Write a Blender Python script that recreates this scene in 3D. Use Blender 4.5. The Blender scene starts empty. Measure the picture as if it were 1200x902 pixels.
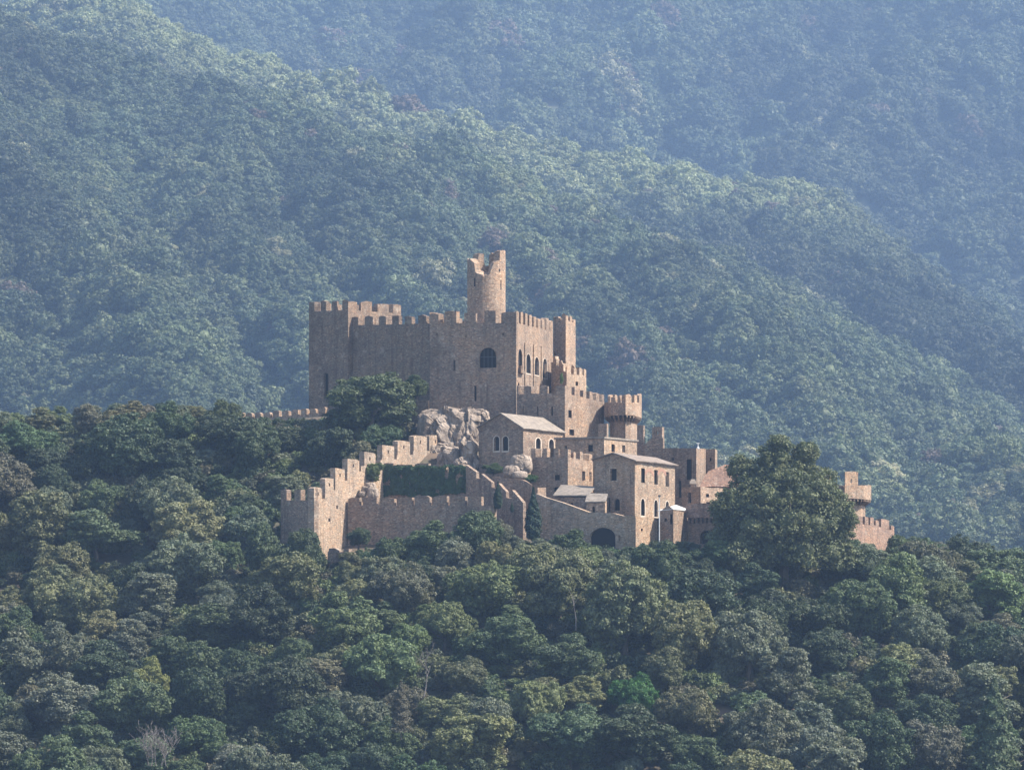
import bpy, math, random
import numpy as np
from mathutils import Vector
from mathutils.geometry import tessellate_polygon

random.seed(7)
RNG = np.random.default_rng(11)
R = math.radians
sc = bpy.context.scene
COL = sc.collection

# ------------------------------------------------------------------ camera, light, exposure
FPX = 4200.0                 # focal length in photo pixels (photo 1200 x 902)
EYE = 820.0                  # photo row of the eye level
cam_d = bpy.data.cameras.new("camera")
cam = bpy.data.objects.new("camera", cam_d)
COL.objects.link(cam)
cam.location = (0, 0, 0)
cam.rotation_euler = (R(90), 0, 0)
cam_d.sensor_width = 36.0
cam_d.lens = 36.0 * FPX / 1200.0
cam_d.shift_y = (EYE - 451.0) / 1200.0
cam_d.clip_start = 1.0
cam_d.clip_end = 12000.0
sc.camera = cam

SUN_EL, SUN_AZ = 48.0, 102.0          # azimuth clockwise from the view direction (+Y); 90 = from the right
w = bpy.data.worlds.new("World")
sc.world = w
w.use_nodes = True
nt = w.node_tree
bg = nt.nodes["Background"]
sky = nt.nodes.new("ShaderNodeTexSky")
sky.sky_type = 'NISHITA'
sky.sun_disc = False
sky.sun_elevation = R(SUN_EL)
sky.sun_rotation = R(SUN_AZ)
nt.links.new(sky.outputs[0], bg.inputs[0])
bg.inputs[1].default_value = 0.10
sun_d = bpy.data.lights.new("sun", 'SUN')
sun_d.energy = 4.3
sun_d.angle = R(0.6)
sun_d.color = (1.0, 0.92, 0.81)
sun = bpy.data.objects.new("sun", sun_d)
COL.objects.link(sun)
sdir = Vector((math.sin(R(SUN_AZ)) * math.cos(R(SUN_EL)), math.cos(R(SUN_AZ)) * math.cos(R(SUN_EL)), math.sin(R(SUN_EL))))
sun.rotation_euler = sdir.to_track_quat('Z', 'Y').to_euler()
sun.location = (200, 500, 400)
sc.view_settings.view_transform = 'Standard'
sc.view_settings.look = 'None'
sc.view_settings.exposure = 1.56
sc.view_settings.gamma = 1.0
sc.cycles.volume_bounces = 1
sc.cycles.max_bounces = 6
sc.cycles.diffuse_bounces = 3
sc.cycles.transparent_max_bounces = 8
sc.cycles.use_denoising = True
try:
    sc.cycles.denoising_prefilter = 'ACCURATE'
except Exception:
    pass

# ------------------------------------------------------------------ helpers
def P(px, py, Y):
    return Vector(((px - 600.0) / FPX * Y, Y, (EYE - py) / FPX * Y))

def X(px, Y):
    return (px - 600.0) / FPX * Y

def mesh_obj(name, verts, faces, mat, parent=None, color=None, smooth=False):
    me = bpy.data.meshes.new(name)
    me.from_pydata([tuple(v) for v in verts], [], faces)
    me.validate()
    if smooth:
        me.polygons.foreach_set("use_smooth", [True] * len(me.polygons))
    me.update()
    me.materials.append(mat)
    o = bpy.data.objects.new(name, me)
    COL.objects.link(o)
    if parent is not None:
        o.parent = parent
        o.matrix_parent_inverse = parent.matrix_world.inverted()
    if color is not None:
        o.color = (*color, 1)
    return o

def thing(name, label, cat, loc=(0, 0, 0), group=None):
    o = bpy.data.objects.new(name, None)
    COL.objects.link(o)
    o.location = loc
    o.matrix_world.translation = loc
    o.empty_display_size = 0.5
    tag(o, label, cat, group)
    return o

def tag(o, label, cat, group=None):
    o["label"] = label
    o["category"] = cat
    o["kind"] = "thing"
    if group:
        o["group"] = group
    return o

def np_mesh(name, V, F):
    """V (n,3), F (m,k) arrays -> mesh (fast)"""
    me = bpy.data.meshes.new(name)
    n, (m, k) = len(V), F.shape
    me.vertices.add(n)
    me.vertices.foreach_set("co", np.ascontiguousarray(V, np.float32).ravel())
    me.loops.add(m * k)
    me.loops.foreach_set("vertex_index", np.ascontiguousarray(F, np.int32).ravel())
    me.polygons.add(m)
    me.polygons.foreach_set("loop_start", np.arange(0, m * k, k, dtype=np.int32))
    me.polygons.foreach_set("loop_total", np.full(m, k, np.int32))
    me.update(calc_edges=True)
    return me

def hash2(ix, iy, s):
    h = (ix.astype(np.int64) * 374761393 + iy.astype(np.int64) * 668265263 + s * 974634777) & 0xffffffff
    h = ((h ^ (h >> 13)) * 1274126177) & 0xffffffff
    h = h ^ (h >> 16)
    return (h & 0xffff) / 65535.0

def vnoise(x, y, s=0):
    x = np.asarray(x, float); y = np.asarray(y, float)
    ix = np.floor(x); iy = np.floor(y)
    fx = x - ix; fy = y - iy
    fx = fx * fx * (3 - 2 * fx); fy = fy * fy * (3 - 2 * fy)
    a = hash2(ix, iy, s); b = hash2(ix + 1, iy, s); c = hash2(ix, iy + 1, s); d = hash2(ix + 1, iy + 1, s)
    return (a * (1 - fx) + b * fx) * (1 - fy) + (c * (1 - fx) + d * fx) * fy

def fbm(x, y, s=0, oct=4):
    t = 0; a = 0.5
    for k in range(oct):
        t = t + a * (vnoise(x * 2 ** k, y * 2 ** k, s + k * 17) - 0.5)
        a *= 0.5
    return t

# ------------------------------------------------------------------ materials
class NT:
    def __init__(self, name):
        self.m = bpy.data.materials.new(name)
        self.m.use_nodes = True
        self.t = self.m.node_tree
        self.b = self.t.nodes["Principled BSDF"]
        self.out = self.t.nodes["Material Output"]
    def n(self, typ, **kw):
        nd = self.t.nodes.new(typ)
        for k, v in kw.items():
            setattr(nd, k, v)
        return nd
    def l(self, a, b):
        self.t.links.new(a, b)
    def math(self, op, a, b=None, clamp=False):
        nd = self.n("ShaderNodeMath", operation=op, use_clamp=clamp)
        for i, v in enumerate((a, b)):
            if v is None: continue
            if isinstance(v, (int, float)): nd.inputs[i].default_value = v
            else: self.l(v, nd.inputs[i])
        return nd.outputs[0]
    def mix(self, typ, fac, a, b):
        nd = self.n("ShaderNodeMixRGB", blend_type=typ)
        for i, v in enumerate((fac, a, b)):
            if isinstance(v, (int, float)): nd.inputs[i].default_value = v
            elif isinstance(v, tuple): nd.inputs[i].default_value = (*v, 1)
            else: self.l(v, nd.inputs[i])
        return nd.outputs[0]
    def ramp(self, fac, stops):
        nd = self.n("ShaderNodeValToRGB")
        e = nd.color_ramp.elements
        while len(e) > 1: e.remove(e[-1])
        for i, (p, c) in enumerate(stops):
            el = e[0] if i == 0 else e.new(p)
            el.position = p
            el.color = (c, c, c, 1) if isinstance(c, (int, float)) else (*c, 1)
        self.l(fac, nd.inputs[0])
        return nd.outputs[0]
    def noise(self, vec, scale, detail=4, rough=0.6):
        nd = self.n("ShaderNodeTexNoise")
        nd.inputs["Scale"].default_value = scale
        nd.inputs["Detail"].default_value = detail
        nd.inputs["Roughness"].default_value = rough
        self.l(vec, nd.inputs["Vector"])
        return nd
    def pos(self):
        return self.n("ShaderNodeNewGeometry").outputs["Position"]
    def scaled(self, vec, s):
        nd = self.n("ShaderNodeVectorMath", operation='MULTIPLY')
        self.l(vec, nd.inputs[0]); nd.inputs[1].default_value = s
        return nd.outputs[0]

def make_stone():
    t = NT("masonry")
    p = t.pos()
    col = t.n("ShaderNodeObjectInfo").outputs["Color"]
    # single stones laid in rough courses
    vec = t.scaled(p, (2.7, 2.7, 5.0))
    vo = t.n("ShaderNodeTexVoronoi"); vo.inputs["Scale"].default_value = 1.0; vo.inputs["Randomness"].default_value = 0.95
    t.l(vec, vo.inputs["Vector"])
    sep = t.n("ShaderNodeSeparateColor"); t.l(vo.outputs["Color"], sep.inputs[0])
    vd = t.n("ShaderNodeTexVoronoi"); vd.feature = 'DISTANCE_TO_EDGE'; vd.inputs["Scale"].default_value = 1.0
    t.l(vec, vd.inputs["Vector"])
    stone_v = t.ramp(sep.outputs[0], [(0.0, 0.60), (0.25, 0.86), (0.75, 1.05), (0.94, 1.18), (1.0, 1.6)])
    c = t.mix('MULTIPLY', 1.0, col, stone_v)
    # each stone leans to rust or grey
    hue = t.ramp(sep.outputs[1], [(0.0, (1.16, 0.93, 0.80)), (0.5, (1, 1, 1)), (1.0, (0.90, 1.0, 1.10))])
    c = t.mix('MULTIPLY', 0.55, c, hue)
    mort = t.ramp(vd.outputs["Distance"], [(0.0, 0.62), (0.10, 1.0)])
    c = t.mix('MULTIPLY', 0.8, c, mort)
    # broad weathering
    big = t.noise(p, 0.16, 6, 0.65)
    c = t.mix('MULTIPLY', 0.75, c, t.ramp(big.outputs["Fac"], [(0.30, (0.55, 0.57, 0.60)), (0.48, (1, 1, 1)), (0.70, (1.25, 1.12, 0.95))]))
    # rain streaks running down
    st = t.noise(t.scaled(p, (1.1, 1.1, 0.10)), 1.0, 4, 0.6)
    c = t.mix('MULTIPLY', 0.6, c, t.ramp(st.outputs["Fac"], [(0.30, 0.48), (0.50, 1.0), (1.0, 1.08)]))
    # lichen and lime patches
    li = t.noise(p, 0.55, 5, 0.7)
    c = t.mix('MIX', t.ramp(li.outputs["Fac"], [(0.58, 0.0), (0.70, 0.5)]), c, (0.42, 0.36, 0.29))
    t.l(c, t.b.inputs["Base Color"])
    t.b.inputs["Roughness"].default_value = 0.92
    t.b.inputs["Specular IOR Level"].default_value = 0.15
    bm = t.n("ShaderNodeBump"); bm.inputs["Strength"].default_value = 0.9; bm.inputs["Distance"].default_value = 0.12
    fine = t.noise(p, 3.0, 4, 0.7)
    h = t.math('ADD', t.math('MULTIPLY', sep.outputs[2], 0.6), t.math('MULTIPLY', fine.outputs["Fac"], 0.5))
    h = t.math('ADD', h, t.math('MULTIPLY', mort, 0.5))
    t.l(h, bm.inputs["Height"])
    t.l(bm.outputs[0], t.b.inputs["Normal"])
    return t.m

def make_rock():
    t = NT("bare_rock")
    p = t.pos()
    n1 = t.noise(p, 0.35, 8, 0.65)
    c = t.ramp(n1.outputs["Fac"], [(0.25, (0.15, 0.115, 0.09)), (0.45, (0.26, 0.205, 0.16)), (0.6, (0.34, 0.272, 0.215)), (0.8, (0.42, 0.35, 0.28))])
    st = t.noise(t.scaled(p, (1.3, 1.3, 0.25)), 1.0, 5, 0.6)
    c = t.mix('MULTIPLY', 0.8, c, t.ramp(st.outputs["Fac"], [(0.35, 0.45), (0.55, 1.0)]))
    t.l(c, t.b.inputs["Base Color"])
    t.b.inputs["Roughness"].default_value = 0.95
    bm = t.n("ShaderNodeBump"); bm.inputs["Strength"].default_value = 1.0; bm.inputs["Distance"].default_value = 0.35
    f = t.noise(p, 1.2, 6, 0.7)
    t.l(f.outputs["Fac"], bm.inputs["Height"]); t.l(bm.outputs[0], t.b.inputs["Normal"])
    return t.m

def make_roof():
    t = NT("stone_slab_roof")
    p = t.pos()
    col = t.n("ShaderNodeObjectInfo").outputs["Color"]
    vo = t.n("ShaderNodeTexVoronoi"); vo.inputs["Scale"].default_value = 2.2
    t.l(p, vo.inputs["Vector"])
    sep = t.n("ShaderNodeSeparateColor"); t.l(vo.outputs["Color"], sep.inputs[0])
    c = t.mix('MULTIPLY', 1.0, col, t.ramp(sep.outputs[0], [(0, 0.72), (0.6, 1.0), (1, 1.2)]))
    n = t.noise(p, 0.5, 5, 0.65)
    c = t.mix('MULTIPLY', 0.7, c, t.ramp(n.outputs["Fac"], [(0.3, 0.65), (0.55, 1.05)]))
    t.l(c, t.b.inputs["Base Color"])
    t.b.inputs["Roughness"].default_value = 0.85
    bm = t.n("ShaderNodeBump"); bm.inputs["Strength"].default_value = 0.7; bm.inputs["Distance"].default_value = 0.08
    t.l(sep.outputs[1], bm.inputs["Height"]); t.l(bm.outputs[0], t.b.inputs["Normal"])
    return t.m

def make_foliage(name, instancer=False, nscale=0.9):
    t = NT(name)
    p = t.pos()
    if instancer:
        at = t.n("ShaderNodeAttribute"); at.attribute_type = 'INSTANCER'; at.attribute_name = "tint"
        col = at.outputs["Color"]
    else:
        col = t.n("ShaderNodeObjectInfo").outputs["Color"]
    n1 = t.noise(p, nscale, 3, 0.6)
    c = t.mix('MULTIPLY', 1.0, col, t.ramp(n1.outputs["Fac"], [(0.28, 0.62), (0.5, 1.0), (0.72, 1.45)]))
    n2 = t.noise(p, nscale * 0.33, 2, 0.5)
    c = t.mix('MULTIPLY', 0.7, c, t.ramp(n2.outputs["Fac"], [(0.3, (0.9, 0.98, 1.04)), (0.5, (1, 1, 1)), (0.7, (1.12, 1.06, 0.88))]))
    t.l(c, t.b.inputs["Base Color"])
    t.b.inputs["Roughness"].default_value = 0.6
    t.b.inputs["Specular IOR Level"].default_value = 0.25
    tr = t.n("ShaderNodeBsdfTranslucent")
    t.l(t.mix('MULTIPLY', 1.0, c, (1.2, 1.25, 0.6)), tr.inputs[0])
    mx = t.n("ShaderNodeMixShader"); mx.inputs[0].default_value = 0.22
    t.l(t.b.outputs[0], mx.inputs[1]); t.l(tr.outputs[0], mx.inputs[2])
    t.l(mx.outputs[0], t.out.inputs[0])
    return t.m

def make_ground(name, a, b, c3, s=0.05):
    t = NT(name)
    p = t.pos()
    n1 = t.noise(p, s, 6, 0.65)
    n2 = t.noise(p, s * 12, 5, 0.7)
    c = t.ramp(n1.outputs["Fac"], [(0.35, a), (0.5, b), (0.65, c3)])
    c = t.mix('MULTIPLY', 0.8, c, t.ramp(n2.outputs["Fac"], [(0.3, 0.5), (0.6, 1.15)]))
    t.l(c, t.b.inputs["Base Color"])
    t.b.inputs["Roughness"].default_value = 1.0
    return t.m

def make_plain(name, col, rough=0.8, metal=0.0):
    t = NT(name)
    n = t.noise(t.pos(), 1.5, 4, 0.6)
    c = t.mix('MULTIPLY', 0.6, (col), t.ramp(n.outputs["Fac"], [(0.3, 0.75), (0.6, 1.1)]))
    t.l(c, t.b.inputs["Base Color"])
    t.b.inputs["Roughness"].default_value = rough
    t.b.inputs["Metallic"].default_value = metal
    return t.m

STONE = make_stone()
ROCK = make_rock()
ROOF = make_roof()
LEAF = make_foliage("leaves")
LEAF_FAR = make_foliage("far_leaves", True, 0.25)
HILL = make_ground("hill_earth", (0.045, 0.05, 0.028), (0.075, 0.06, 0.04), (0.13, 0.085, 0.055))
MOUNT = make_ground("mountain_earth", (0.022, 0.032, 0.018), (0.028, 0.038, 0.02), (0.04, 0.042, 0.025), 0.01)
BARK = make_plain("bark", (0.10, 0.08, 0.065), 0.95)
DEADWOOD = make_plain("bleached_wood", (0.12, 0.105, 0.095), 0.9)
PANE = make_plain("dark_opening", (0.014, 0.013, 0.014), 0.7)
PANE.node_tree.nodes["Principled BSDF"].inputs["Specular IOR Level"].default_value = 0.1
IRON = make_plain("iron", (0.05, 0.05, 0.055), 0.6)
WHITE = make_plain("white_paint", (0.75, 0.74, 0.72), 0.5)
POLE = make_plain("weathered_grey_paint", (0.45, 0.44, 0.43), 0.6)
METAL = make_plain("pale_sheet_roof", (0.5, 0.48, 0.45), 0.5)
PALE = make_plain("pale_dressed_stone", (0.46, 0.38, 0.30), 0.9)
BRICK = make_plain("red_brick", (0.27, 0.155, 0.11), 0.9)

# ------------------------------------------------------------------ the castle hill
ROWS = [
    (330, None, -70.0),
    (470, None, -55.0),
    (560, [(-400, 985), (0, 985), (600, 975), (1200, 985), (1600, 1000)], None),
    (650, [(-400, 770), (0, 745), (200, 715), (300, 690), (400, 672), (580, 652), (650, 655), (850, 665), (1000, 705), (1200, 770), (1600, 900)], None),
    (674, [(-400, 690), (0, 662), (200, 640), (300, 622), (400, 628), (480, 612), (580, 600), (650, 610), (850, 645), (1000, 670), (1200, 730), (1600, 850)], None),
    (715, [(-400, 560), (0, 532), (150, 522), (280, 514), (370, 500), (500, 492), (560, 508), (640, 540), (720, 585), (800, 612), (900, 640), (1000, 648), (1100, 678), (1200, 702), (1600, 820)], None),
    (750, [(-400, 575), (0, 545), (150, 535), (280, 525), (370, 512), (500, 502), (560, 520), (640, 555), (720, 600), (800, 630), (900, 655), (1000, 665), (1100, 695), (1200, 720), (1600, 830)], None),
    (900, None, -35.0),
    (1150, None, -62.0),
]
def hill_z(x, y):
    x = np.asarray(x, float); y = np.asarray(y, float)
    Ys = np.array([r[0] for r in ROWS], float)
    Z = []
    for Yr, pts, zc in ROWS:
        if pts is None:
            Z.append(np.full(x.shape, zc))
        else:
            xs = np.array([X(p, Yr) for p, _ in pts]); zs = np.array([(EYE - q) / FPX * Yr for _, q in pts])
            Z.append(np.interp(x, xs, zs))
    Z = np.stack(Z, 0)
    M = np.zeros_like(Z)
    M[1:-1] = (Z[2:] - Z[:-2]) / (Ys[2:] - Ys[:-2]).reshape(-1, *([1] * x.ndim))
    k = np.clip(np.searchsorted(Ys, y, side='right') - 1, 0, len(Ys) - 2)
    y0 = Ys[k]; h = Ys[k + 1] - y0
    t = np.clip((y - y0) / h, 0, 1)
    take = lambda A, kk: np.take_along_axis(A, kk[None], 0)[0]
    z0, z1, m0, m1 = take(Z, k), take(Z, k + 1), take(M, k), take(M, k + 1)
    t2, t3 = t * t, t * t * t
    z = (2 * t3 - 3 * t2 + 1) * z0 + (t3 - 2 * t2 + t) * h * m0 + (-2 * t3 + 3 * t2) * z1 + (t3 - t2) * h * m1
    z = z + 4.0 * fbm(x / 45.0, y / 45.0, 3, 4) * np.clip((665 - y) / 60.0, 0.15, 1.0)
    return z

def grid_obj(name, xs, ys, zf, mat):
    GX, GY = np.meshgrid(xs, ys)
    GZ = zf(GX, GY)
    V = np.stack([GX.ravel(), GY.ravel(), GZ.ravel()], 1)
    nx, ny = len(xs), len(ys)
    i = np.arange((ny - 1) * (nx - 1)); r, c = i // (nx - 1), i % (nx - 1)
    a = r * nx + c
    F = np.stack([a, a + 1, a + nx + 1, a + nx], 1)
    me = np_mesh(name, V, F)
    me.polygons.foreach_set("use_smooth", np.ones(len(F), bool))
    me.materials.append(mat)
    o = bpy.data.objects.new(name, me)
    COL.objects.link(o)
    o["kind"] = "structure"
    return o

grid_obj("hill", np.linspace(-260, 260, 209), np.linspace(330, 1150, 329), hill_z, HILL)

# ------------------------------------------------------------------ the mountains behind
def ridge_fn(pts, Yr, base_Y, base_z, back_drop, seed, amp, spur):
    """pts: photo outline of the ridge; Yr(px): distance of the ridge; slope runs from base_Y up to the ridge."""
    px = np.array([p for p, _ in pts], float); py = np.array([q for _, q in pts], float)
    def f(x, y):
        x = np.asarray(x, float); y = np.asarray(y, float)
        Yc = np.interp(x, [-900, 900], Yr)
        q = np.interp(x / Yc * FPX + 600.0, px, py)
        zr = (EYE - q) / FPX * Yc
        by = np.interp(x, [-900, 900], base_Y)
        t = (y - by) / (Yc - by)
        tt = np.clip(t, 0, 1)
        prof = tt ** 0.92
        z = base_z + (zr - base_z) * prof
        z = np.where(t > 1, zr - (y - Yc) * back_drop, z)
        z = np.where(t < 0, base_z + t * 40, z)
        damp = np.clip(1 - tt ** 4, 0.12, 1)
        # spurs run down the slope, tilted to the right
        a = x - spur * (y - by)
        sp = np.abs(vnoise(a / 95.0, y / 420.0, seed) - 0.5) * 2
        sp2 = np.abs(vnoise(a / 40.0 + 3.3, y / 160.0, seed + 5) - 0.5) * 2
        z = z + damp * amp * (sp - 0.45) + damp * amp * 0.42 * (sp2 - 0.45) + damp * amp * 0.5 * fbm(x / 60.0, y / 60.0, seed + 9, 3) + damp * 22.0 * fbm(x / 30.0, y / 44.0, seed + 12, 2)
        return z
    return f

MID = [(-500, -170), (-200, -60), (0, 34), (60, 55), (130, 82), (230, 116), (310, 130), (400, 170), (470, 192), (530, 192), (590, 207), (640, 252), (700, 272),
       (760, 290), (830, 313), (900, 343), (960, 380), (1030, 414), (1100, 447), (1200, 505), (1400, 600), (1700, 720)]
BAND = [(-500, -190), (-200, -60), (0, 30), (60, 8), (130, 12), (190, 38), (230, 62), (270, 82), (330, 102), (400, 128), (520, 158), (600, 184), (700, 202), (800, 221), (940, 238),
        (1000, 266), (1080, 338), (1200, 440), (1400, 560), (1700, 680)]
FAR = [(-600, -60), (0, -90), (600, -80), (1200, -110), (1800, -70)]
mid_z = ridge_fn(MID, (2600, 2250), (1520, 1460), 20.0, 0.5, 21, 62.0, -0.25)
band_z = ridge_fn(BAND, (3000, 2800), (2300, 2150), 110.0, 0.5, 33, 40.0, -0.2)
far_z = ridge_fn(FAR, (4400, 4400), (2950, 2850), 160.0, 0.4, 45, 130.0, 0.35)
grid_obj("near_mountain", np.linspace(-700, 700, 200), np.linspace(1250, 2850, 210), mid_z, MOUNT)
grid_obj("spur_ridge", np.linspace(-860, 860, 170), np.linspace(2050, 3300, 150), band_z, MOUNT)
grid_obj("far_mountain", np.linspace(-1300, 1300, 230), np.linspace(2750, 4650, 190), far_z, MOUNT)
gm = bpy.data.meshes.new("ground")
gm.from_pydata([(-6000, -200, -75), (6000, -200, -75), (6000, 9000, -75), (-6000, 9000, -75)], [], [(0, 1, 2, 3)])
gm.materials.append(HILL)
go = bpy.data.objects.new("ground", gm); COL.objects.link(go); go["kind"] = "structure"

# ------------------------------------------------------------------ haze: one closed box of even air
HAZE_DENSITY = 0.000105
hv = [(x, y, z) for z in (-76, 1040) for (x, y) in ((-1400, -60), (1400, -60), (1400, 4900), (-1400, 4900))]
hm = NT("hazy_air")
hm.t.nodes.remove(hm.b)
vol = hm.n("ShaderNodeVolumePrincipled")
vol.inputs["Color"].default_value = (0.36, 0.54, 0.85, 1)
vol.inputs["Density"].default_value = HAZE_DENSITY
vol.inputs["Anisotropy"].default_value = 0.1
hm.l(vol.outputs[0], hm.out.inputs["Volume"])
hz = mesh_obj("haze", hv, [(3, 2, 1, 0), (4, 5, 6, 7), (0, 1, 5, 4), (1, 2, 6, 5), (2, 3, 7, 6), (3, 0, 4, 7)], hm.m)
hz["kind"] = "stuff"

# ------------------------------------------------------------------ foliage meshes
def unit_dirs(n, rng):
    v = rng.normal(size=(n, 3))
    return v / np.linalg.norm(v, axis=1, keepdims=True)

def leaf_quads(C, N, size, rng):
    """a quad of edge `size` at each centre C with normal N"""
    n = len(C)
    up = unit_dirs(n, rng)
    T = np.cross(N, up); T /= np.linalg.norm(T, axis=1, keepdims=True) + 1e-9
    B = np.cross(N, T)
    s = size * rng.uniform(0.6, 1.35, (n, 1)) * 0.5
    a = rng.uniform(0.7, 1.3, (n, 1))
    V = np.stack([C + T * s * a + B * s * 0.3, C + B * s / a, C - T * s * a - B * s * 0.2, C - B * s / a], 1).reshape(-1, 3)
    F = np.arange(n * 4).reshape(-1, 4)
    return V, F

def lump(c, r, rng, nu=9, nv=6, rough=0.15):
    """closed lumpy ball as quads (degenerate at the poles)"""
    th = np.linspace(0, 2 * np.pi, nu, endpoint=False); ph = np.linspace(0.12, np.pi - 0.12, nv)
    TH, PH = np.meshgrid(th, ph)
    rr = 1 + rng.uniform(-rough, rough, TH.shape)
    V = np.stack([c[0] + r[0] * rr * np.sin(PH) * np.cos(TH), c[1] + r[1] * rr * np.sin(PH) * np.sin(TH), c[2] + r[2] * rr * np.cos(PH)], -1).reshape(-1, 3)
    F = []
    for j in range(nv - 1):
        for i in range(nu):
            F.append((j * nu + i, (j + 1) * nu + i, (j + 1) * nu + (i + 1) % nu, j * nu + (i + 1) % nu))
    return V, np.array(F)

def crown_mesh(name, seed, shape=(0.5, 0.5, 0.42), nlobe=8, lobe=(0.20, 0.30), nclump=150, clump=(0.045, 0.08), nleaf=55, leaf=0.032, core=0.80, conic=0.0, lobes=None, nj=0.75):
    """a crown about 1 wide: lobes carrying clumps carrying leaves. z = 0 is the crown's middle."""
    rng = np.random.default_rng(seed)
    sh = np.array(shape)
    L, LR = [], []
    for k in range(nlobe):
        d = unit_dirs(1, rng)[0]
        d[2] = d[2] * 0.9 + 0.12
        a = (k + rng.uniform(-.3, .3)) * 2.399963
        zz = 1 - 2 * (k + 0.5) / nlobe
        rad = math.sqrt(max(0, 1 - zz * zz))
        d = np.array([math.cos(a) * rad, math.sin(a) * rad, zz]) * 0.75 + d * 0.35
        r = rng.uniform(*lobe)
        if conic:
            f = 1 - conic * (d[2] * 0.5 + 0.5)
            d[0] *= f; d[1] *= f; r *= 0.45 + 0.55 * f
        L.append(d * (sh - r * 0.75).clip(0.02)); LR.append(r)
    L.append(np.zeros(3)); LR.append(min(sh) * 0.62)
    if lobes is not None:
        L = [q[:3] for q in lobes]; LR = [q[3] for q in lobes]
    L = np.array(L); LR = np.array(LR)
    Vs, Fs, off = [], [], 0
    def add(V, F):
        nonlocal off
        Vs.append(V); Fs.append(F + off); off += len(V)
    for c, r in zip(L, LR):
        V, F = lump(c, (r * core,) * 3, rng)
        add(V, F)
    # clumps on the outside of the union of lobes
    C = []
    tries = 0
    while len(C) < nclump and tries < nclump * 60:
        tries += 1
        k = rng.integers(len(L))
        d = unit_dirs(1, rng)[0]
        if d[2] < -0.75: continue
        p = L[k] + d * LR[k] * rng.uniform(0.86, 1.06)
        dist = np.linalg.norm(L - p, axis=1) / LR
        dist[k] = 9
        if dist.min() < 0.88: continue
        C.append((*p, *d))
    C = np.array(C)
    n = len(C)
    cr = rng.uniform(*clump, n)
    idx = np.repeat(np.arange(n), nleaf)
    d = unit_dirs(len(idx), rng)
    d = d + C[idx, 3:] * 0.45 + np.array([0, 0, 0.3])
    d /= np.linalg.norm(d, axis=1, keepdims=True)
    pos = C[idx, :3] + d * cr[idx, None] * rng.uniform(0.35, 1.05, (len(idx), 1)) * np.array([1.15, 1.15, 0.8])
    N = d + nj * unit_dirs(len(idx), rng)
    N /= np.linalg.norm(N, axis=1, keepdims=True)
    V, F = leaf_quads(pos, N, leaf, rng)
    add(V, F)
    # a thinner veil of leaves between the clumps
    m = int(n * nleaf * 0.45)
    k = rng.integers(len(L), size=m)
    d = unit_dirs(m, rng)
    pos = L[k] + d * (LR[k] * rng.uniform(.72, .98, m))[:, None]
    N = d + .9 * unit_dirs(m, rng); N /= np.linalg.norm(N, axis=1, keepdims=True)
    V, F = leaf_quads(pos, N, leaf * 1.15, rng)
    add(V, F)
    return np_mesh(name, np.concatenate(Vs), np.concatenate(Fs))

def conifer_mesh(name, seed, n=9000, leaf=0.03, layers=0, slender=0.18):
    """a spire of foliage, 1 tall, z from 0 to 1"""
    rng = np.random.default_rng(seed)
    t = rng.uniform(0, 1, n) ** 0.8
    a = rng.uniform(0, 2 * np.pi, n)
    prof = slender * np.minimum(1, (1 - t) * 1.5) * np.minimum(1, 0.55 + t * 3.0)
    if layers:
        prof = slender * (1 - t) ** 0.8 * (0.55 + 0.45 * np.abs(np.sin(t * layers * np.pi + np.sin(a * 3) * 0.8)))
    bump = 0.82 + 0.22 * np.sin(a * 3 + t * 14) * np.cos(t * 23 + a)
    r = prof * bump * rng.uniform(0.72, 1.05, n)
    p = np.stack([r * np.cos(a), r * np.sin(a), t], 1)
    N = np.stack([np.cos(a), np.sin(a), np.full(n, 0.5)], 1) + 0.8 * unit_dirs(n, rng)
    N /= np.linalg.norm(N, axis=1, keepdims=True)
    V, F = leaf_quads(p, N, leaf, rng)
    k = 8
    zs = np.linspace(0.02, 0.93, 9)
    Vc = []
    for z in zs:
        rr = slender * min(1, (1 - z) * 1.5) * min(1, 0.55 + z * 3.0) * (0.6 if not layers else 0.35)
        for i in range(k):
            Vc.append((rr * math.cos(i * 2 * math.pi / k), rr * math.sin(i * 2 * math.pi / k), z))
    Fc = [(j * k + i, j * k + (i + 1) % k, (j + 1) * k + (i + 1) % k, (j + 1) * k + i) for j in range(8) for i in range(k)]
    return np_mesh(name, np.concatenate([V, np.array(Vc)]), np.concatenate([F, np.array(Fc) + len(V)]))

def tube(path, radii, k=7):
    """tapered tube through path -> verts, faces"""
    V, F = [], []
    for j, (p, r) in enumerate(zip(path, radii)):
        p = Vector(p)
        d = (Vector(path[min(j + 1, len(path) - 1)]) - Vector(path[max(j - 1, 0)])).normalized()
        s = d.cross(Vector((0.3, 1, 0.1))).normalized(); b = d.cross(s)
        for i in range(k):
            a = 2 * math.pi * i / k
            V.append(p + s * (r * math.cos(a)) + b * (r * math.sin(a)))
        if j:
            o = (j - 1) * k
            for i in range(k):
                F.append((o + i, o + (i + 1) % k, o + k + (i + 1) % k, o + k + i))
    return V, F

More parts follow.
